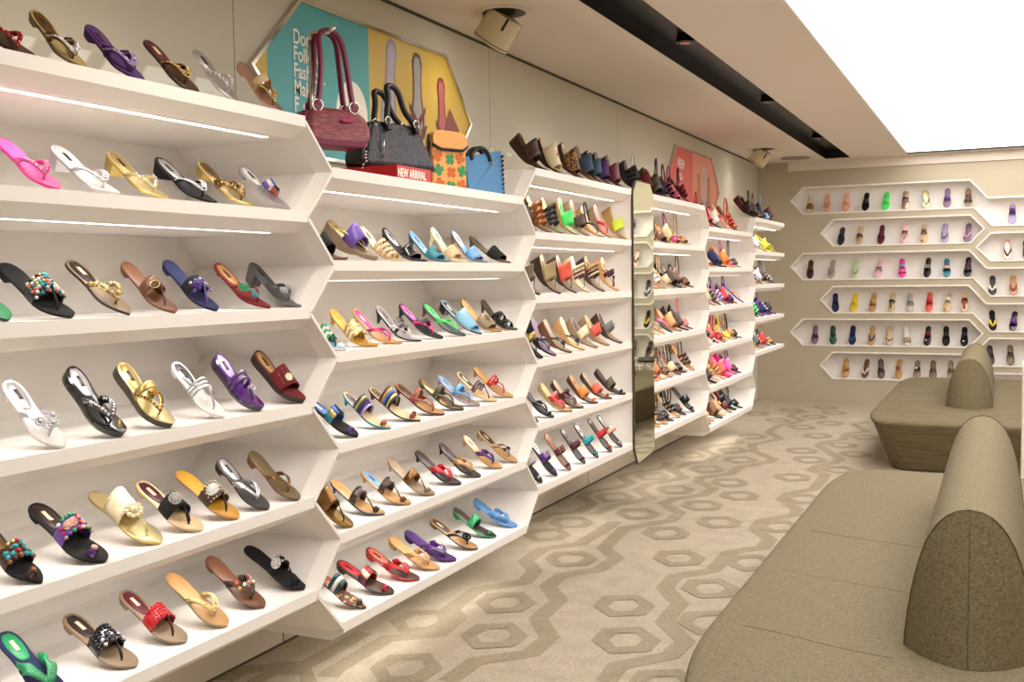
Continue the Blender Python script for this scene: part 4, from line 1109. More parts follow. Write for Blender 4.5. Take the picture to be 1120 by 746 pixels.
def shelf_shoe(toe, heelp, zs, desc, loc, group, spec, q=2):
    t3 = on_z(toe[0], toe[1], zs+.004)
    if zs > 1.3: t3 = on_x(toe[0], toe[1], XF-.035)
    if t3.x > XF-.012: t3 = on_x(toe[0], toe[1], XF-.012)
    h3 = on_y(heelp[0], heelp[1], t3.y)
    dx, dz = t3.x-h3.x, h3.z-(zs+.004)
    L = math.hypot(dx, dz); tilt = math.atan2(dz, dx)
    LOG.append((desc, round(t3.x, 2), round(t3.y, 2), round(L, 3), round(math.degrees(tilt))))
    L = max(.222, min(.29, L)); tilt = max(.38, min(1.08, tilt))
    return put_shoe(t3, L, tilt, 0.0, zs, '%s, %s' % (desc, loc), group, spec, q)
# ------------------------------------------------------------------ shoe stock, shelf by shelf
SN = ['top', 'second', 'third', 'fourth', 'fifth', 'lowest']
def row(unit, grp, levels, k, items, q=2):
    zs = levels[k]+TOPH
    loc = ('on top of the %s' % unit) if k == 0 else '%s shelf of the %s' % (SN[k], unit)
    g = ('sandals on top of the %s' if k == 0 else 'sandals on the '+SN[k]+' shelf of the %s') % unit
    for it in items:
        tx, ty, hx, hy, desc, side, top, pad, straps, heel, tp = it
        shelf_shoe((tx, ty), (hx, hy), zs, desc, loc, g, (side, top, pad, [s.strip() for s in straps.split(';') if s.strip()], heel, tp), q)
U1 = 'nearest shelving unit'
row(U1, '', FBO, 0, [
 (33, 69, -22, 14, 'dark brown sandal with glossy red thong strap', 'dbrown', 'choc', 'maroon', 'V rsat .016; vbeads red 6 .0035', 'low', 'r'),
 (92.5, 80, 37, 12, 'bronze brown sandal with rows of silver chain strap', 'olive', 'khaki', 'bronze', 'V bronze .022; vbeads silver 9 .0045; chain silver', 'low', 'p'),
 (156.6, 94, 97, 28, 'purple sandal with shiny insole and beaded purple straps', 'purple', 'purple', 'psat', 'V purple .026; vbeads purple 10 .0042; chain lilac', 'low .016', 'p'),
 (214, 105.5, 160, 44.7, 'dark maroon sandal with twisted gold chain strap', 'black', 'choc', 'wine', 'V maroon .018; chain gold', 'flat', 'r'),
 (259, 114.5, 213, 55, 'silver sandal with jewelled silver thong', 'silver', 'silver', 'silver', 'V silver .009; vbeads silver 6 .005', 'flat', 'p'),
 (307.6, 123, 262, 68, 'rose gold sandal with tan band and gold rings', 'rose', 'rose', None, 'band beige .42 .54; post dgold .55 .009; chain gold', 'low', 'r')])
row(U1, '', FBO, 1, [
 (61.7, 216, 0, 152, 'hot pink sandal with rhinestone chain thong', 'hot', 'pink', None, 'V pink .014; chain pink; vbeads silver 8 .0032', 'flat', 'r'),
 (129.5, 221.5, 60, 160, 'silver white block heel sandal with chain strap', 'silver', 'white', 'white', 'V white .010; chain silver', 'block', 'p'),
 (184, 224.5, 120, 166.5, 'gold block heel sandal with double gold straps', 'gold', 'pgold', 'gold', 'V pgold .013; vbeads silver 5 .0035', 'block', 'p'),
 (236, 227.5, 172.6, 173, 'black kitten heel sandal with twisted silver strap', 'suede', 'suede', 'silver', 'V suede .012; chain silver', 'block .03', 'p'),
 (277.8, 230, 218, 176.6, 'gold sandal with wide bronze strap and gold chain', 'gold', 'pgold', 'bronze', 'V bronze .024; vbeads gold 8 .0038', 'block .025', 'p'),
 (316.3, 233.4, 263.8, 182, 'clear silver sandal with multicoloured striped band', 'lgrey', 'silver', 'white', 'vstripes .50 .62 clear violet white blue white black salmon', 'low', 'p')])
row(U1, '', FBO, 2, [
 (7, 356, -60, 289, 'dark green sandal cut off at the picture edge', 'dgreen', 'green', None, 'V dgreen .014', 'flat', 'r'),
 (77, 353, 3.7, 288.6, 'black sandal with wide multicoloured beaded band', 'suede', 'suede', None, 'band steel .50 .68; beads multi .49 .69 6 11 .0052; post suede .66', 'low .016', 'r'),
 (141, 348.7, 75.5, 285.5, 'grey and dark brown sandal with ornate gold jewels', 'dbrown', 'taupe', 'dbrown', 'V bronze .010; vbeads gold 6 .007; flower pgold .5 .016 .3; flower gold .5 .012 .6', 'flat', 'p'),
 (191, 345.6, 135.6, 287, 'brown leather sandal with wide band and gold buckle', 'brown', 'brown', None, 'band brown .46 .62; buckle gold .60 .016 .7; post brown .62', 'low', 'r'),
 (236.4, 342.5, 181, 285, 'navy blue sandal with black band and violet flowers', 'navy', 'navy', None, 'band suede .48 .64; beads purple .56 .68 3 5 .006; flower violet .62 .016 .7; post violet .64', 'low', 'r'),
 (295, 339.4, 236.7, 288.6, 'dark red sandal with green jewelled strap', 'dred', 'dred', 'camel', 'V dred .008; rosette green .55 .020 .24; rosette turq .72 .011 .45', 'kitten .02', 'p'),
 (328.3, 338, 274.4, 288, 'pewter block heel sandal with round silver ornaments', 'pewter', 'pewter', 'pewter', 'V pewter .012; rosette silver .54 .014 .38; rosette silver .60 .014 .7', 'block .045', 'r')])
row(U1, '', FBO, 3, [
 (67.7, 491.3, 7.7, 416.5, 'silver white sandal with cluster of silver flowers', 'white', 'white', 'silver', 'V silver .012; flower silver .52 .016 .35; flower silver .60 .016 .6; flower silver .70 .013 .6; flower silver .56 .014 .75', 'low', 'r'),
 (132, 479, 74.6, 404.2, 'black patent sandal with silver studded crossed straps', 'patent', 'patent', 'silver', 'V patent .018; vbeads silver 10 .0045', 'plat .012', 'r'),
 (185.4, 469.5, 129.5, 399.5, 'yellow gold sandal with bead-edged gold straps', 'dolive', 'pgold', 'gold', 'band gold .44 .53; V gold .010; vbeads brown 9 .004', 'plat .012', 'r'),
 (244, 459.7, 190.5, 396.5, 'white sandal with ridged silver band', 'white', 'white', 'pewter', 'bars silver 3 .44 .60; post silver .60', 'low', 'r'),
 (284.2, 450.4, 235, 389.7, 'shiny purple sandal with pleated band and silver bar', 'dpurple', 'psat', 'lilac', 'bars psat 2 .44 .60; post psat .58 .012; buckle silver .70 .010 .55', 'plat .012', 'r'),
 (330.5, 442.7, 278.4, 386.6, 'dark red sandal with studded vamp and cream button', 'dbrown', 'dred', 'tan', 'mule dred .44 .74; beads white .50 .68 5 5 .0016; disc cream .64 .014 .66', 'plat .012', 'r')])
row(U1, '', FBO, 4, [
 (45, 636.9, -22, 576, 'black sandal with dark band of coloured rosettes', 'suede', 'suede', 'bronze', 'band choc .48 .66; beads dark .49 .66 4 6 .007; ring choc; ringstone copper', 'low', 'p'),
 (114, 614.3, 36, 551.6, 'black sandal with purple jewelled band and toe ring', 'suede', 'suede', 'dbrown', 'band violet .46 .62; beads jewel .46 .62 4 8 .0055; rosette rose .54 .012 .3; rosette rose .54 .012 .62; ring psat; ringstone rose', 'low', 'r'),
 (174.3, 594.2, 100.5, 538.4, 'pale gold sandal with wide embroidered vamp and flower', 'gold', 'pgold', None, 'mule cream .30 .56; beads cream .32 .54 4 9 .0035; flower cream .60 .026 .62; post pgold .64', 'flat', 'r'),
 (219.4, 580.3, 151.8, 527, 'tan sandal with black band and grey rosette', 'beige', 'beige', 'maroon', 'band suede .46 .66; rosette lgrey .56 .020 .66; post suede .66 .012', 'low', 'r'),
 (259.2, 567.2, 194.8, 515.9, 'mustard sandal with patterned band of beaded circles', 'camel', 'mustard', None, 'band choc .48 .68; rosette white .58 .018 .32; rosette white .58 .018 .68; beads cream .49 .68 4 9 .003; post dbrown .68', 'flat', 'r'),
 (292.5, 556.9, 239.1, 501.5, 'charcoal suede sandal with silver thong straps', 'dbrown', 'charcoal', 'silver', 'V silver .018', 'low .018', 'r'),
 (326.5, 547.5, 274, 494.1, 'plain brown sandal with thin bronze thong', 'brown', 'olive', None, 'V bronze .012', 'low .02', 'r')])
row(U1, '', FBO, 5, [
 (68, 766, 2, 692, 'navy and green sandal with ribbed green straps', 'navy', 'navy', 'green', 'V green .030; vbeads gold 9 .0016', 'flat', 'r'),
 (147.7, 729.2, 73, 673, 'brown sandal with black sequinned band', 'taupe', 'taupe', 'dbrown', 'band patent .46 .66; beads black .47 .66 6 9 .004; beads silver .60 .66 2 3 .006; post black .66', 'low .014', 'r'),
 (202.2, 702.5, 134, 647, 'brown sandal with bright red beaded band', 'taupe', 'taupe', 'wine', 'band red .48 .66; beads red .48 .66 6 10 .0035; post dbrown .66', 'low .014', 'r'),
 (247.3, 684.9, 183.8, 627.9, 'tan sandal with gold braided thong', 'khaki', 'tan', None, 'V pgold .016; vbeads gold 10 .005; chain pgold', 'flat', 'r'),
 (288.4, 664, 227.6, 609, 'brown sandal with bright patchwork thong', 'brown', 'brown', None, 'V choc .020; beads multi .58 .66 2 5 .007', 'low', 'r'),
 (332.2, 644.3, 269, 598, 'black sandal with white embroidered band and toe loop', 'suede', 'suede', None, 'band suede .48 .60; rosette white .55 .018 .25; beads white .50 .58 2 6 .004; post suede .62 .007; ring suede', 'flat', 'r')])
U2 = 'unit under the handbags'
row(U2, '', FBE, 1, [
 (379, 287.8, 346.8, 261, 'black strapped brown wedge half hidden by panel', 'brown', 'brown', None, 'band suede .50 .70', 'wedge .04', 'r'),
 (411, 287.8, 358, 244, 'tall tan platform wedge with royal blue band', 'taupe', 'taupe', 'gold', 'mule violet .48 .72; V pgold .005 .15', 'plat .055', 'r'),
 (441.5, 287.8, 395, 248, 'beige high heel mule with four straps', 'beige', 'beige', 'cream', 'bars beige 4 .46 .84', 'heel', 'r'),
 (466.2, 288.3, 419.2, 249.7, 'black patent high heel mule', 'black', 'suede', 'silver', 'mule patent .56 .80; buckle steel .62 .010', 'heel', 'r'),
 (491.6, 287.8, 448.2, 253.4, 'light blue heeled mule with bronze rose', 'steel', 'lblue', 'sky', 'mule teal .56 .80; rosette copper .68 .016 .5', 'heel', 'r'),
 (510.4, 287.8, 475.5, 252.4, 'beige heeled mule with gold bow', 'cream', 'beige', 'cream', 'mule beige .56 .78; rosette pgold .70 .012 .5', 'heel', 'r'),
 (533, 287.8, 497, 255, 'bright blue heeled mule with jewelled toe', 'olive', 'sky', 'white', 'mule sky .56 .80; beads silver .74 .82 2 6 .004', 'heel .05', 'r'),
 (557.9, 289.6, 513.6, 258.8, 'olive low heel mule with big black bow', 'dolive', 'taupe', 'olive', 'mule suede .54 .82; X suede .56 .80', 'kitten', 'r')])
row(U2, '', FBE, 2, [
 (377.7, 385.7, 338, 345, 'light blue heel with green zigzag band', 'white', 'lblue', None, 'zig .46 .70 green white; post dgreen .68', 'heel .04', 'p'),
 (412.5, 381.6, 362.4, 338.7, 'mustard heel with gold and cream zigzag band', 'mustard', 'mustard', None, 'zig .42 .66 gold cream; post gold .64', 'heel .035', 'r'),
 (439.3, 378.4, 387, 338.2, 'tan heel with magenta thong straps', 'tan', 'tan', 'hot', 'V magenta .013', 'heel .035', 'r'),
 (460.3, 375.5, 412.5, 335.2, 'black and white patterned heel with silver thong', 'black', 'lgrey', 'grey', 'V silver .007; band patent .56 .62; beads black .44 .52 3 6 .004', 'heel .045', 'p'),
 (483.6, 372.5, 437.2, 332.8, 'black heel with bright pink heel and thong', 'black', 'suede', 'pink', 'V hot .010; band maroon .54 .62', 'kitten .04', 'r'),
 (508.5, 369.8, 463, 332, 'dark heel with neon green straps', 'dolive', 'dgreen', 'neon', 'V neon .013', 'kitten .04', 'r'),
 (526.5, 366.9, 482.8, 328.8, 'light blue open-toe mule', 'dbrown', 'lblue', 'dbrown', 'mule lblue .44 .84', 'block .03', 'r'),
 (548, 364.2, 505, 328, 'tan mule with twisted brown vamp', 'camel', 'tan', None, 'mule taupe .52 .80; buckle bronze .64 .014', 'heel .04', 'r'),
 (565.4, 362.3, 527, 328, 'black strappy heel with crossed straps', 'dolive', 'dolive', None, 'X black .46 .60; X black .66 .78', 'heel .04', 'r')])
row(U2, '', FBE, 3, [
 (390.5, 477.9, 337.4, 437.7, 'black sandal with blue striped band', 'suede', 'suede', 'blue', 'vstripes .42 .58 teal gold blue navy teal gold blue; ring violet; ringstone silver', 'flat', 'r'),
 (426.7, 469.8, 376.9, 429.6, 'tan sandal with striped blue and yellow band', 'teal', 'beige', 'grey', 'stripes .30 .52 steel gold dgreen navy purple lilac; ring copper', 'kitten .03', 'r'),
 (459.4, 461.8, 404.7, 424.2, 'striped tan sandal with brown toe ring', 'dbrown', 'beige', 'olive', 'stripes .28 .50 dbrown mustard blue black pgold black; ring rust; ringstone maroon', 'kitten .03', 'r'),
 (485.7, 454.6, 433.2, 419.7, 'rust red sandal with cutout T strap', 'maroon', 'camel', 'choc', 'V rust .017 .40; band rust .40 .46', 'kitten .03', 'r'),
 (506.4, 449.7, 458.9, 414.9, 'dark green metallic T strap sandal', 'dgreen', 'bronze', 'gold', 'V dolive .014 .40; band dolive .40 .47', 'kitten .03', 'r'),
 (524.3, 444.9, 478.8, 410.8, 'grey sandal with denim blue T strap', 'lilac', 'taupe', 'sky', 'V sky .012 .46; band sky .46 .54', 'kitten .03', 'r'),
 (543.1, 440, 500.5, 407.4, 'tan sandal with woven maroon band', 'beige', 'beige', 'dbrown', 'bars maroon 3 .46 .58; post maroon .58', 'kitten .03', 'r'),
 (560.5, 434.4, 518.4, 401.5, 'tan sandal with bright red looped straps', 'camel', 'tan', None, 'bars red 2 .44 .56; V red .008', 'kitten .03', 'r')])
row(U2, '', FBE, 4, [
 (384.9, 578.4, 341, 535, 'bronze gold sandal with wide woven vamp', 'bronze', 'dgold', None, 'mule bronze .28 .56; bars dgold 4 .30 .54; post dbrown .56', 'low', 'r'),
 (419.8, 566.4, 362.9, 525.3, 'tan sandal with dark braided band', 'steel', 'tan', None, 'band choc .44 .56; beads black .45 .55 2 9 .005; post dbrown .56 .006; ring dbrown', 'kitten .03', 'r'),
 (448.7, 553.8, 396.4, 514.6, 'tan sandal with blue insole and braided band', 'camel', 'tan', 'sky', 'band choc .44 .56; beads black .45 .55 2 9 .005; post dolive .56 .006; ring brown', 'kitten .03', 'r'),
 (474.7, 542.2, 425.4, 502.6, 'brown sandal with studded bronze band', 'taupe', 'taupe', None, 'band bronze .44 .58; post bronze .58 .006; ring taupe', 'kitten .03', 'r'),
 (503.7, 532.3, 454.9, 493.4, 'black sandal with wide red thong straps', 'black', 'dbrown', None, 'V red .028; flower white .74 .008 .4', 'kitten .03', 'r'),
 (525.1, 522.1, 480.9, 485.1, 'black sandal with wide brown thong straps', 'black', 'dbrown', None, 'V camel .028; flower rose .74 .008 .4', 'kitten .03', 'r'),
 (548.7, 513.5, 506.9, 476.5, 'tan sandal with purple thong straps', 'camel', 'tan', 'cream', 'V purple .022', 'kitten .03', 'r'),
 (565.4, 506.6, 523, 470.6, 'tan sandal with black jewelled T strap', 'khaki', 'tan', 'dbrown', 'V taupe .010; flower black .52 .012 .35; flower black .54 .012 .65', 'low .018', 'r')])
row(U2, '', FBE, 5, [
 (399.9, 671.6, 349, 628, 'paisley print sandal with teal striped band', 'paisley', 'paisley', None, 'stripes .30 .50 dgreen white dgreen; ring dolive; ringstone lgrey', 'low', 'p'),
 (430, 655, 369.1, 615.3, 'brown sandal with red insole, woven band', 'dbrown', 'choc', 'red', 'vstripes .46 .60 wine cream red black cream red; ring red', 'low .016', 'r'),
 (458.1, 637.3, 401.3, 599.8, 'dark brown sandal with bright red thong straps', 'red', 'choc', 'coral', 'V red .026', 'block .018', 'r'),
 (480.1, 623.4, 426.2, 587.2, 'plain tan sandal with tan thong', 'camel', 'tan', None, 'V tan .022', 'block .018', 'r'),
 (498.3, 615.3, 443.4, 581, 'purple sandal with satin purple thong', 'purple', 'purple', None, 'V psat .030', 'block .018', 'r'),
 (521.9, 601.1, 471, 567.6, 'tan sandal with large black flower', 'dolive', 'camel', 'dbrown', 'V suede .012; flower suede .56 .022 .6; beads silver .54 .60 2 4 .0025', 'low', 'r'),
 (542, 587.4, 496.2, 555.8, 'dark brown sandal with shiny green band', 'green', 'dbrown', None, 'band green .42 .56; ring green', 'block .018', 'r'),
 (565.4, 575.9, 518.4, 546.1, 'sky blue sandal with embroidered blue thong', 'sky', 'sky', None, 'V sky .030; beads white .60 .68 2 3 .004', 'block .018', 'r')])
U3 = 'unit left of the mirror'
row(U3, '', FBO, 0, [
 (598, 185, 566, 146, 'dark brown suede wedge clog', 'dbrown', 'choc', 'bronze', 'mule choc .40 .70', 'wedge .055', 'r'),
 (617, 189.5, 590, 151, 'beige closed wedge with black sole', 'black', 'beige', None, 'mule cream .36 .82; disc bronze .60 .008 .6', 'wedge .055', 'r'),
 (637, 194.3, 613, 156.3, 'leopard spotted wedge mule', 'choc', 'brown', 'cream', 'mule leopard .38 .82', 'wedge .05', 'r'),
 (653, 197.5, 629, 160, 'brown wedge with denim blue vamp', 'brown', 'brown', None, 'mule denim .40 .76', 'wedge .05', 'r'),
 (661, 200, 643, 165, 'denim wedge mule with brown toe', 'dbrown', 'taupe', None, 'mule denim .42 .76', 'wedge .05', 'r'),
 (669, 201.5, 652, 168, 'violet wedge mule with dark heel', 'dbrown', 'choc', None, 'mule purple .42 .78', 'wedge .05', 'r'),
 (680.5, 203.5, 664, 169, 'maroon wedge mule', 'dbrown', 'maroon', None, 'mule wine .40 .82', 'wedge .05', 'r'),
 (700, 208, 688, 172, 'black strappy wedge by the mirror', 'black', 'black', None, 'bars suede 4 .36 .84', 'wedge .06', 'r')])
row(U3, '', FBO, 1, [
 (585, 252, 566, 222, 'black wedge peeping out behind the panel', 'black', 'black', None, 'mule black .44 .80', 'wedge .05', 'r'),
 (602, 254.6, 575.5, 214.5, 'bronze gold wedge with four metallic straps', 'bronze', 'pgold', None, 'bars copper 4 .34 .84', 'wedge .055', 'r'),
 (615.7, 256, 591.5, 217, 'gold wedge with black straps', 'taupe', 'pgold', None, 'bars black 4 .36 .80', 'wedge .055', 'r'),
 (630.4, 257.3, 611, 216.3, 'tan wedge with bright green vamp', 'camel', 'pgreen', 'neon', 'mule neon .48 .74', 'wedge .055', 'r'),
 (643, 258.6, 623.7, 221, 'grey brown wedge with dark bow', 'taupe', 'taupe', None, 'mule choc .52 .76; X choc .52 .74', 'wedge .055', 'r'),
 (660, 260, 634.4, 226, 'tan wedge with black looped straps', 'camel', 'beige', None, 'V black .010 .44; sling black .03', 'wedge .05', 'r'),
 (669.3, 260.5, 650.5, 227, 'brown wedge with red looped straps', 'taupe', 'salmon', None, 'V red .018 .44', 'wedge .05', 'r'),
 (684.5, 261.9, 668, 227, 'tan wedge with yellow dotted vamp', 'camel', 'khaki', None, 'mule lime .48 .74; beads black .50 .72 3 5 .002', 'wedge .05', 'r')])
row(U3, '', FBO, 2, [
 (589.7, 324.3, 570, 288, 'black soled wedge with brown patterned vamp', 'black', 'taupe', 'purple', 'mule olive .40 .66; post mauve .64', 'wedge .05', 'r'),
 (612.2, 323, 590.2, 278.8, 'olive gold wedge with plain vamp', 'dbrown', 'taupe', 'khaki', 'mule khaki .36 .66; post khaki .64', 'wedge .055', 'r'),
 (629.9, 321.9, 607.6, 279.6, 'brown wedge with coral red vamp', 'choc', 'taupe', 'salmon', 'mule coral .36 .66; post dbrown .64', 'wedge .055', 'r'),
 (643.8, 320.8, 625, 280.6, 'cream wedge with thin striped straps', 'beige', 'cream', None, 'stripes .36 .62 cream brown cream brown cream maroon; post brown .62', 'wedge .05', 'r'),
 (660.4, 320.3, 638.5, 280.6, 'brown wedge with striped tan straps', 'choc', 'taupe', 'camel', 'stripes .36 .62 tan dbrown tan dbrown cream dbrown; post beige .62', 'wedge .05', 'r'),
 (676, 319, 657.2, 282.8, 'tan wedge with maroon T strap', 'tan', 'beige', 'peach', 'band maroon .48 .58; post maroon .58 .014; V maroon .006 .30', 'wedge .05', 'r')])
row(U3, '', FBO, 3, [
 (592.2, 393, 572, 358, 'black wedge with golden yellow flower band', 'black', 'suede', None, 'band gold .48 .60; flower gold .56 .016 .6; post black .6', 'wedge .04', 'r'),
 (607, 389.3, 583, 352, 'dark grey wedge with black thong', 'black', 'mauve', None, 'V steel .018', 'wedge .045', 'r'),
 (624.6, 387.2, 594, 350, 'brown wedge with black flower thong', 'brown', 'taupe', None, 'V black .008; flower black .54 .013 .4; flower black .62 .013 .65', 'wedge .05', 'r'),
 (639, 383.7, 612.5, 348.6, 'tan wedge with black flower thong', 'tan', 'beige', None, 'V black .008; flower black .54 .013 .4; flower black .62 .013 .65', 'wedge .05', 'r'),
 (653.2, 380.7, 623.7, 348, 'brown wedge with square cream band', 'taupe', 'taupe', 'choc', 'band cream .46 .64', 'wedge .045', 'r'),
 (665.6, 379, 639.4, 346, 'brown wedge with orange key patterned band', 'taupe', 'camel', None, 'band coral .44 .64; vstripes .50 .53 salmon coral salmon coral salmon; vstripes .56 .59 salmon coral salmon coral salmon', 'wedge .045', 'r'),
 (679.8, 376, 652.6, 342, 'dark brown wedge with grey flower band', 'choc', 'taupe', 'choc', 'band grey .46 .62; flower lgrey .56 .014 .6', 'wedge .05', 'r')])
row(U3, '', FBO, 4, [
 (588, 463, 566, 440, 'black sandal half behind the panel', 'black', 'black', 'white', 'V black .012', 'low', 'r'),
 (605.4, 457, 578.6, 430.6, 'black leather sandal with wide strap', 'black', 'black', None, 'V black .020; ring black', 'kitten .03', 'r'),
 (625.2, 451.2, 591.3, 420.3, 'tan sandal with wide red straps', 'khaki', 'tan', None, 'V red .034 .42; band salmon .40 .46', 'wedge .02', 'r'),
 (637.6, 446.8, 604.6, 416.7, 'brown sandal with maroon straps', 'choc', 'taupe', None, 'V maroon .032 .42; band maroon .40 .46', 'wedge .02', 'r'),
 (653.2, 441.5, 622.3, 410.8, 'brown sandal with square orange band', 'choc', 'taupe', 'orange', 'band orange .44 .66; ring orange', 'wedge .02', 'r'),
 (668.5, 436.5, 636.4, 407.9, 'brown sandal with square coral band', 'choc', 'taupe', None, 'band coral .44 .66; ring red', 'wedge .02', 'r'),
 (683.6, 431.5, 651.7, 404, 'dark brown sandal with dark olive band', 'dbrown', 'choc', None, 'band dolive .42 .62; ring black', 'wedge .02', 'r')])
row(U3, '', FBO, 5, [
 (592.2, 527.9, 560.3, 485.7, 'black sandal with pale grey band', 'black', 'suede', 'white', 'band lgrey .44 .58; ring silver', 'flat', 'r'),
 (608.4, 520.5, 578.6, 480.7, 'black sandal with purple band', 'black', 'suede', 'white', 'band psat .44 .60; ring violet', 'flat', 'r'),
 (623.7, 514, 595.7, 474, 'brown sandal with red gold band', 'brown', 'brown', None, 'band wine .44 .58; beads gold .48 .55 2 5 .003; ring wine', 'flat', 'r'),
 (639.4, 506.7, 613.4, 469, 'black sandal with maroon band', 'black', 'dbrown', 'grey', 'band maroon .44 .58; disc dred .52 .010 .6; ring maroon', 'flat', 'r'),
 (653.8, 500.5, 628.1, 463.6, 'black sandal with turquoise band', 'black', 'dbrown', 'lgrey', 'band turq .44 .58; disc turq .52 .012 .6; ring turq', 'flat', 'r'),
 (668.8, 494, 642.9, 457.7, 'black sandal with bright red band', 'black', 'dbrown', 'choc', 'band red .42 .56; disc red .50 .012 .6; ring red', 'flat', 'r'),
 (679.8, 488.7, 653.2, 454.2, 'black sandal with clear peach band', 'black', 'dbrown', 'lgrey', 'band peach .46 .56; ring lgrey', 'flat', 'r')])

# ---- the three far units: crowded shelves, heel straps sticking up
def far_row(unit, levels, k, y0, y1, items, q=1, step=0.0):
    zs = levels[k]+TOPH; n = len(items)
    loc = ('on top of the %s' % unit) if k == 0 else '%s shelf of the %s' % (SN[k], unit)
    g = ('sandals on top of the %s' if k == 0 else 'sandals on the '+SN[k]+' shelf of the %s') % unit
    NTH = ['first', 'second', 'third', 'fourth', 'fifth', 'sixth', 'seventh', 'eighth', 'ninth', 'tenth']
    for i, it in enumerate(items):
        colr, kind, side = it.split()
        names = dict(lgrey='light grey', dbrown='dark brown', dred='dark red', dgreen='dark green', dolive='dark olive', pgold='pale gold', lpink='pale pink', dgold='old gold', hot='hot pink', psat='purple', rsat='shiny red', choc='chocolate brown', sky='sky blue', lblue='light blue', met='metal', suede='black suede', dpurple='dark purple')
        nm = names.get(colr, colr)
        yy = y0+(y1-y0)*(i+.5)/n+random.uniform(-.012, .012)
        st = {'sl': ['X %s .54 .76' % colr, 'band %s .70 .80' % colr, 'sling %s .085' % colr], 'slb': ['band %s .56 .80' % colr, 'sling %s .085' % colr], 'mu': ['mule %s .46 .80' % colr], 'th': ['V %s .018' % colr], 'ba': ['band %s .46 .64' % colr, 'ring %s' % colr], 'st': ['bars %s 3 .42 .78' % colr, 'sling %s .075' % colr]}[kind]
        word = dict(sl='slingback sandal', slb='looped sandal', mu='mule', th='thong sandal', ba='band sandal', st='strappy sandal')[kind]
        hl = {'sl': 'heel .05', 'slb': 'kitten .04', 'mu': 'wedge .05', 'th': 'low', 'ba': 'flat', 'st': 'block .035'}[kind]
        top = side
        lab = '%s %s, %s from left, %s' % (nm, word, NTH[i], loc)
        t3 = Vector((XF-.03-random.uniform(0, .03), yy, zs))
        big = k == 0
        put_shoe(t3, random.uniform(.262, .28) if big else random.uniform(.25, .265), math.radians(random.uniform(44, 54) if big else random.uniform(36, 46)), random.uniform(-.15, .15), zs, lab, g, (side, top, None, st, hl, 'r'), q, 1.12)
UA, UB, UC = 'unit right of the mirror', 'unit topped with red slingbacks', 'last unit by the corner'
A0, A1 = 6.45, 7.62
far_row(UA, FBO, 0, 6.40, 7.60, ['silver sl black', 'dred mu black', 'dolive mu dbrown', 'navy slb brown', 'wine st maroon', 'magenta sl wine', 'dred st black'])
far_row(UA, FBO, 1, A0, A1, ['beige mu cream', 'khaki sl beige', 'brown slb dbrown', 'beige mu camel', 'magenta sl tan', 'camel sl khaki'])
far_row(UA, FBO, 2, A0, A1, ['dgold sl black', 'orange mu tan', 'white st camel', 'beige slb khaki', 'choc mu black', 'brown mu taupe', 'brown sl choc'])
far_row(UA, FBO, 3, A0, A1, ['coral st tan', 'salmon st beige', 'khaki th camel', 'pink th black', 'tan mu camel', 'choc mu dbrown', 'salmon sl choc'])
far_row(UA, FBO, 4, A0, A1, ['coral sl camel', 'red ba tan', 'copper mu beige', 'brown sl camel', 'beige slb brown', 'black sl choc', 'choc st camel'])
far_row(UA, FBO, 5, A0, A1, ['yellow ba camel', 'camel sl tan', 'dbrown sl tan', 'black sl dbrown', 'black st camel', 'choc sl dbrown', 'black ba black'])
C0, C1 = 7.93, 9.22
far_row(UB, FBE, 0, C0, C1, ['red sl rust', 'rsat mu red', 'white mu dbrown', 'salmon th peach', 'coral st rust', 'orange slb brown'])
far_row(UB, FBE, 1, C0, C1, ['choc mu dbrown', 'tan sl camel', 'navy mu navy', 'denim mu black', 'orange mu orange', 'pink sl salmon', 'dolive sl taupe'])
far_row(UB, FBE, 2, C0, C1, ['dgreen slb black', 'beige mu tan', 'dolive st dbrown', 'lpink sl white', 'lilac st mauve', 'red mu dred', 'purple sl maroon', 'orange th violet'])
far_row(UB, FBE, 3, C0, C1, ['lblue slb grey', 'black ba white', 'coral mu red', 'red sl rust', 'tan st camel', 'yellow sl gold', 'camel slb brown', 'black sl dbrown'])
far_row(UB, FBE, 4, C0, C1, ['suede mu black', 'black mu suede', 'tan st beige', 'camel st tan', 'coral mu red', 'hot mu pink', 'pink mu hot', 'maroon sl wine'])
far_row(UB, FBE, 5, C0, C1, ['maroon mu choc', 'beige mu tan', 'brown mu dbrown', 'tan mu beige', 'wine slb camel', 'black mu black', 'suede sl black'])
D0, D1 = 9.56, 10.72
far_row(UC, FBO, 0, D0, D1, ['dbrown mu maroon', 'dgreen st black', 'brown mu choc', 'rust sl camel', 'denim mu steel', 'lblue sl denim', 'maroon mu wine'])
far_row(UC, FBO, 1, D0, D1, ['white st lgrey', 'mauve st white', 'white mu cream', 'white th lgrey', 'yellow mu lime', 'lime th yellow'])
far_row(UC, FBO, 2, D0, D1, ['black th black', 'orange th coral', 'violet th navy', 'white mu cream', 'maroon mu taupe', 'grey st steel', 'lgrey sl grey'])
far_row(UC, FBO, 3, D0, D1, ['black ba black', 'suede ba dbrown', 'neon st dgreen', 'purple mu mauve', 'navy mu violet', 'lilac st navy', 'black mu purple'])
far_row(UC, FBO, 4, D0, D1, ['yellow th mustard', 'gold th camel', 'steel mu grey', 'orange st rust', 'red mu black', 'tan sl dgreen'])

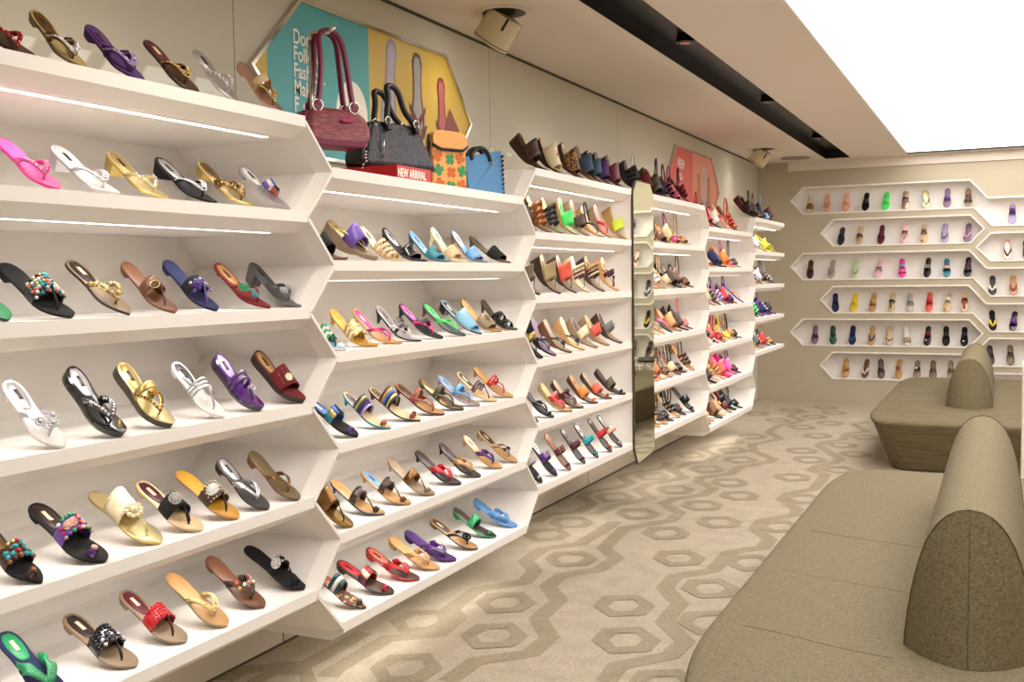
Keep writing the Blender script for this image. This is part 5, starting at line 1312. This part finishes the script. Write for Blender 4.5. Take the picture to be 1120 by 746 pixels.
# ---- sandals in the wall niches: standing on their toes, soles to the room
def niche_row(items, zc, where, heel='flat'):
    zs = zc-hh
    for i, it in enumerate(items):
        px, desc, side, top, straps = it
        p = on_y(px, 300, WY+.02)
        put_shoe(Vector((p.x, WY+.02, zs)), .232, math.radians(random.uniform(60, 68)), -PI/2+random.uniform(-.22, .22), zs, '%s in the %s' % (desc, where), 'sandals in the %s' % where,
                 (side, top, None, [s.strip() for s in straps.split(';')], 'flat', 'r'), 1, 1.12)
WN = lambda k: '%s wall niche' % ORD[k]
niche_row([(885, 'old gold sandal, far left,', 'dgold', 'cream', 'band dgold .55 .80'), (904.2, 'rose tan sandal', 'tan', 'peach', 'V rose .02'), (924.3, 'peach sandal', 'salmon', 'peach', 'X peach .4 .65'), (945.5, 'black sandal with cross band', 'black', 'black', 'band black .42 .66'),
 (967.6, 'neon green sandal', 'neon', 'neon', 'X neon .4 .7'), (989.3, 'brown sandal with dark band', 'brown', 'rose', 'X choc .36 .62'), (1013, 'gold sandal with black edging', 'black', 'pgold', 'V black .010'), (1034.7, 'violet grey sandal', 'taupe', 'mauve', 'band violet .45 .6'), (1057.8, 'bronze strappy sandal', 'olive', 'taupe', 'X bronze .35 .6; band dolive .6 .72')], zt[0], WN(0))
niche_row([(918.7, 'black sandal with grey straps', 'black', 'steel', 'X black .35 .7'), (939, 'tan sandal with olive band', 'camel', 'beige', 'band dolive .48 .60; post dolive .5'), (962.6, 'maroon sandal', 'maroon', 'wine', 'X maroon .4 .7'), (988.6, 'white and pink sandal', 'rose', 'lpink', 'X wine .36 .58; V rose .008'), (1009.6, 'tan sandal with brown band', 'camel', 'beige', 'band brown .36 .52; ring camel'), (1032.5, 'mauve grey sandal', 'mauve', 'lilac', 'V grey .02'), (1056.6, 'brown sandal with pink straps', 'choc', 'mauve', 'V lpink .012')], zt[1], WN(1))
niche_row([(885.7, 'maroon brown sandal, far left,', 'choc', 'maroon', 'band choc .44 .6'), (908.6, 'grey beige sandal', 'taupe', 'lgrey', 'V taupe .012'), (935.6, 'pale green sandal', 'lgrey', 'pgreen', 'V lgrey .02'), (960, 'pale pink sandal', 'lpink', 'lpink', 'X mauve .4 .65'), (986.7, 'pink sandal with blue straps', 'pink', 'hot', 'X sky .3 .6; band pink .62 .76'), (1013.5, 'black sandal with grey band', 'black', 'black', 'band grey .42 .58; flower lgrey .54 .014'), (1035.6, 'blue sandal with rainbow striped band', 'sky', 'teal', 'stripes .40 .66 blue coral cream gold navy'), (1057.8, 'black sandal with purple green band', 'black', 'black', 'stripes .40 .70 purple wine dgreen')], zt[2], WN(2))
niche_row([(914, 'navy blue sandal', 'navy', 'navy', 'X navy .36 .62'), (933.4, 'bright yellow sandal', 'yellow', 'yellow', 'X yellow .36 .68'), (953.9, 'tan sandal with brown band', 'brown', 'tan', 'band camel .40 .64'), (974.9, 'beige sandal with black T strap', 'taupe', 'beige', 'band black .42 .52; post black .52 .014'), (995.9, 'grey mauve sandal', 'taupe', 'lgrey', 'X grey .4 .66'), (1016, 'coral red sandal', 'red', 'coral', 'band red .36 .58'), (1035.4, 'tan sandal with white band', 'camel', 'beige', 'band white .32 .46; ring tan'), (1055.4, 'tan sandal with dark red strap', 'camel', 'beige', 'band dred .36 .50; post red .5 .02')], zt[3], WN(3))
niche_row([(891.2, 'mauve slide with dark band', 'mauve', 'mauve', 'band maroon .50 .64'), (911.5, 'dark green sandal', 'dgreen', 'dgreen', 'V green .014; band dgreen .4 .5'), (932.2, 'navy sandal with white insole', 'navy', 'navy', 'V blue .014; band navy .4 .5'), (953.7, 'tan sandal with dark blue strap', 'camel', 'tan', 'V denim .022'), (973.4, 'tan sandal with black edging', 'black', 'beige', 'V black .010 .6'), (993.2, 'silver and white sandal', 'taupe', 'white', 'mule khaki .62 .84'), (1014.4, 'black sandal with red band', 'black', 'black', 'band dred .38 .56; flower white .76 .012'), (1035.4, 'black cross strap sandal', 'black', 'suede', 'X black .36 .62'), (1055.4, 'black sandal with silver stone', 'black', 'suede', 'band black .38 .58; disc silver .78 .010')], zt[4], WN(4))
niche_row([(925.5, 'golden tan sandal, far left,', 'camel', 'tan', 'band mustard .40 .62'), (946, 'brown sandal with white V strap', 'choc', 'brown', 'V white .024'), (965, 'dark brown sandal', 'dbrown', 'choc', 'X choc .4 .66'), (983.3, 'orange tan flower sandal', 'camel', 'tan', 'flower rust .5 .03'), (1003.8, 'black and white flower sandal', 'taupe', 'taupe', 'band black .40 .56; disc white .48 .014'), (1021.6, 'brown woven sandal', 'choc', 'olive', 'X brown .36 .64'), (1041.7, 'light brown cross strap sandal, half hidden by bench,', 'camel', 'taupe', 'X brown .4 .66')], zt[5], WN(5))
RN = lambda k: '%s niche at the right end' % ORD[k]
niche_row([(1106, 'purple slide', 'dpurple', 'lilac', 'band purple .30 .52')], zr[0], RN(0))
niche_row([(1102, 'brown thong sandal', 'brown', 'rose', 'V dbrown .02'), (1123, 'dark maroon thong sandal', 'maroon', 'choc', 'V maroon .02')], zr[1], RN(1))
niche_row([(1085.8, 'black sandal with white V strap', 'black', 'black', 'V white .026'), (1109, 'tan sandal with red thong', 'dred', 'tan', 'V rsat .022')], zr[2], RN(2))
niche_row([(1087, 'black sandal with yellow strap', 'black', 'suede', 'V yellow .03'), (1108.4, 'dark purple sandal', 'black', 'dpurple', 'band psat .40 .70')], zr[3], RN(3))
niche_row([(1085.3, 'dark brown cross strap sandal', 'dbrown', 'choc', 'X black .34 .66'), (1106.7, 'brown sandal with studded strap', 'choc', 'olive', 'X dbrown .34 .60')], zr[4], RN(4))
# one maroon shoe on the white display stand at the right edge
put_shoe(Vector((.20, 6.56, .35)), .23, .3, -PI/2, .35, 'maroon mule on the white display stand at right edge', None, ('maroon', 'maroon', None, ['mule maroon .5 .84'], 'low', 'r'), 1)
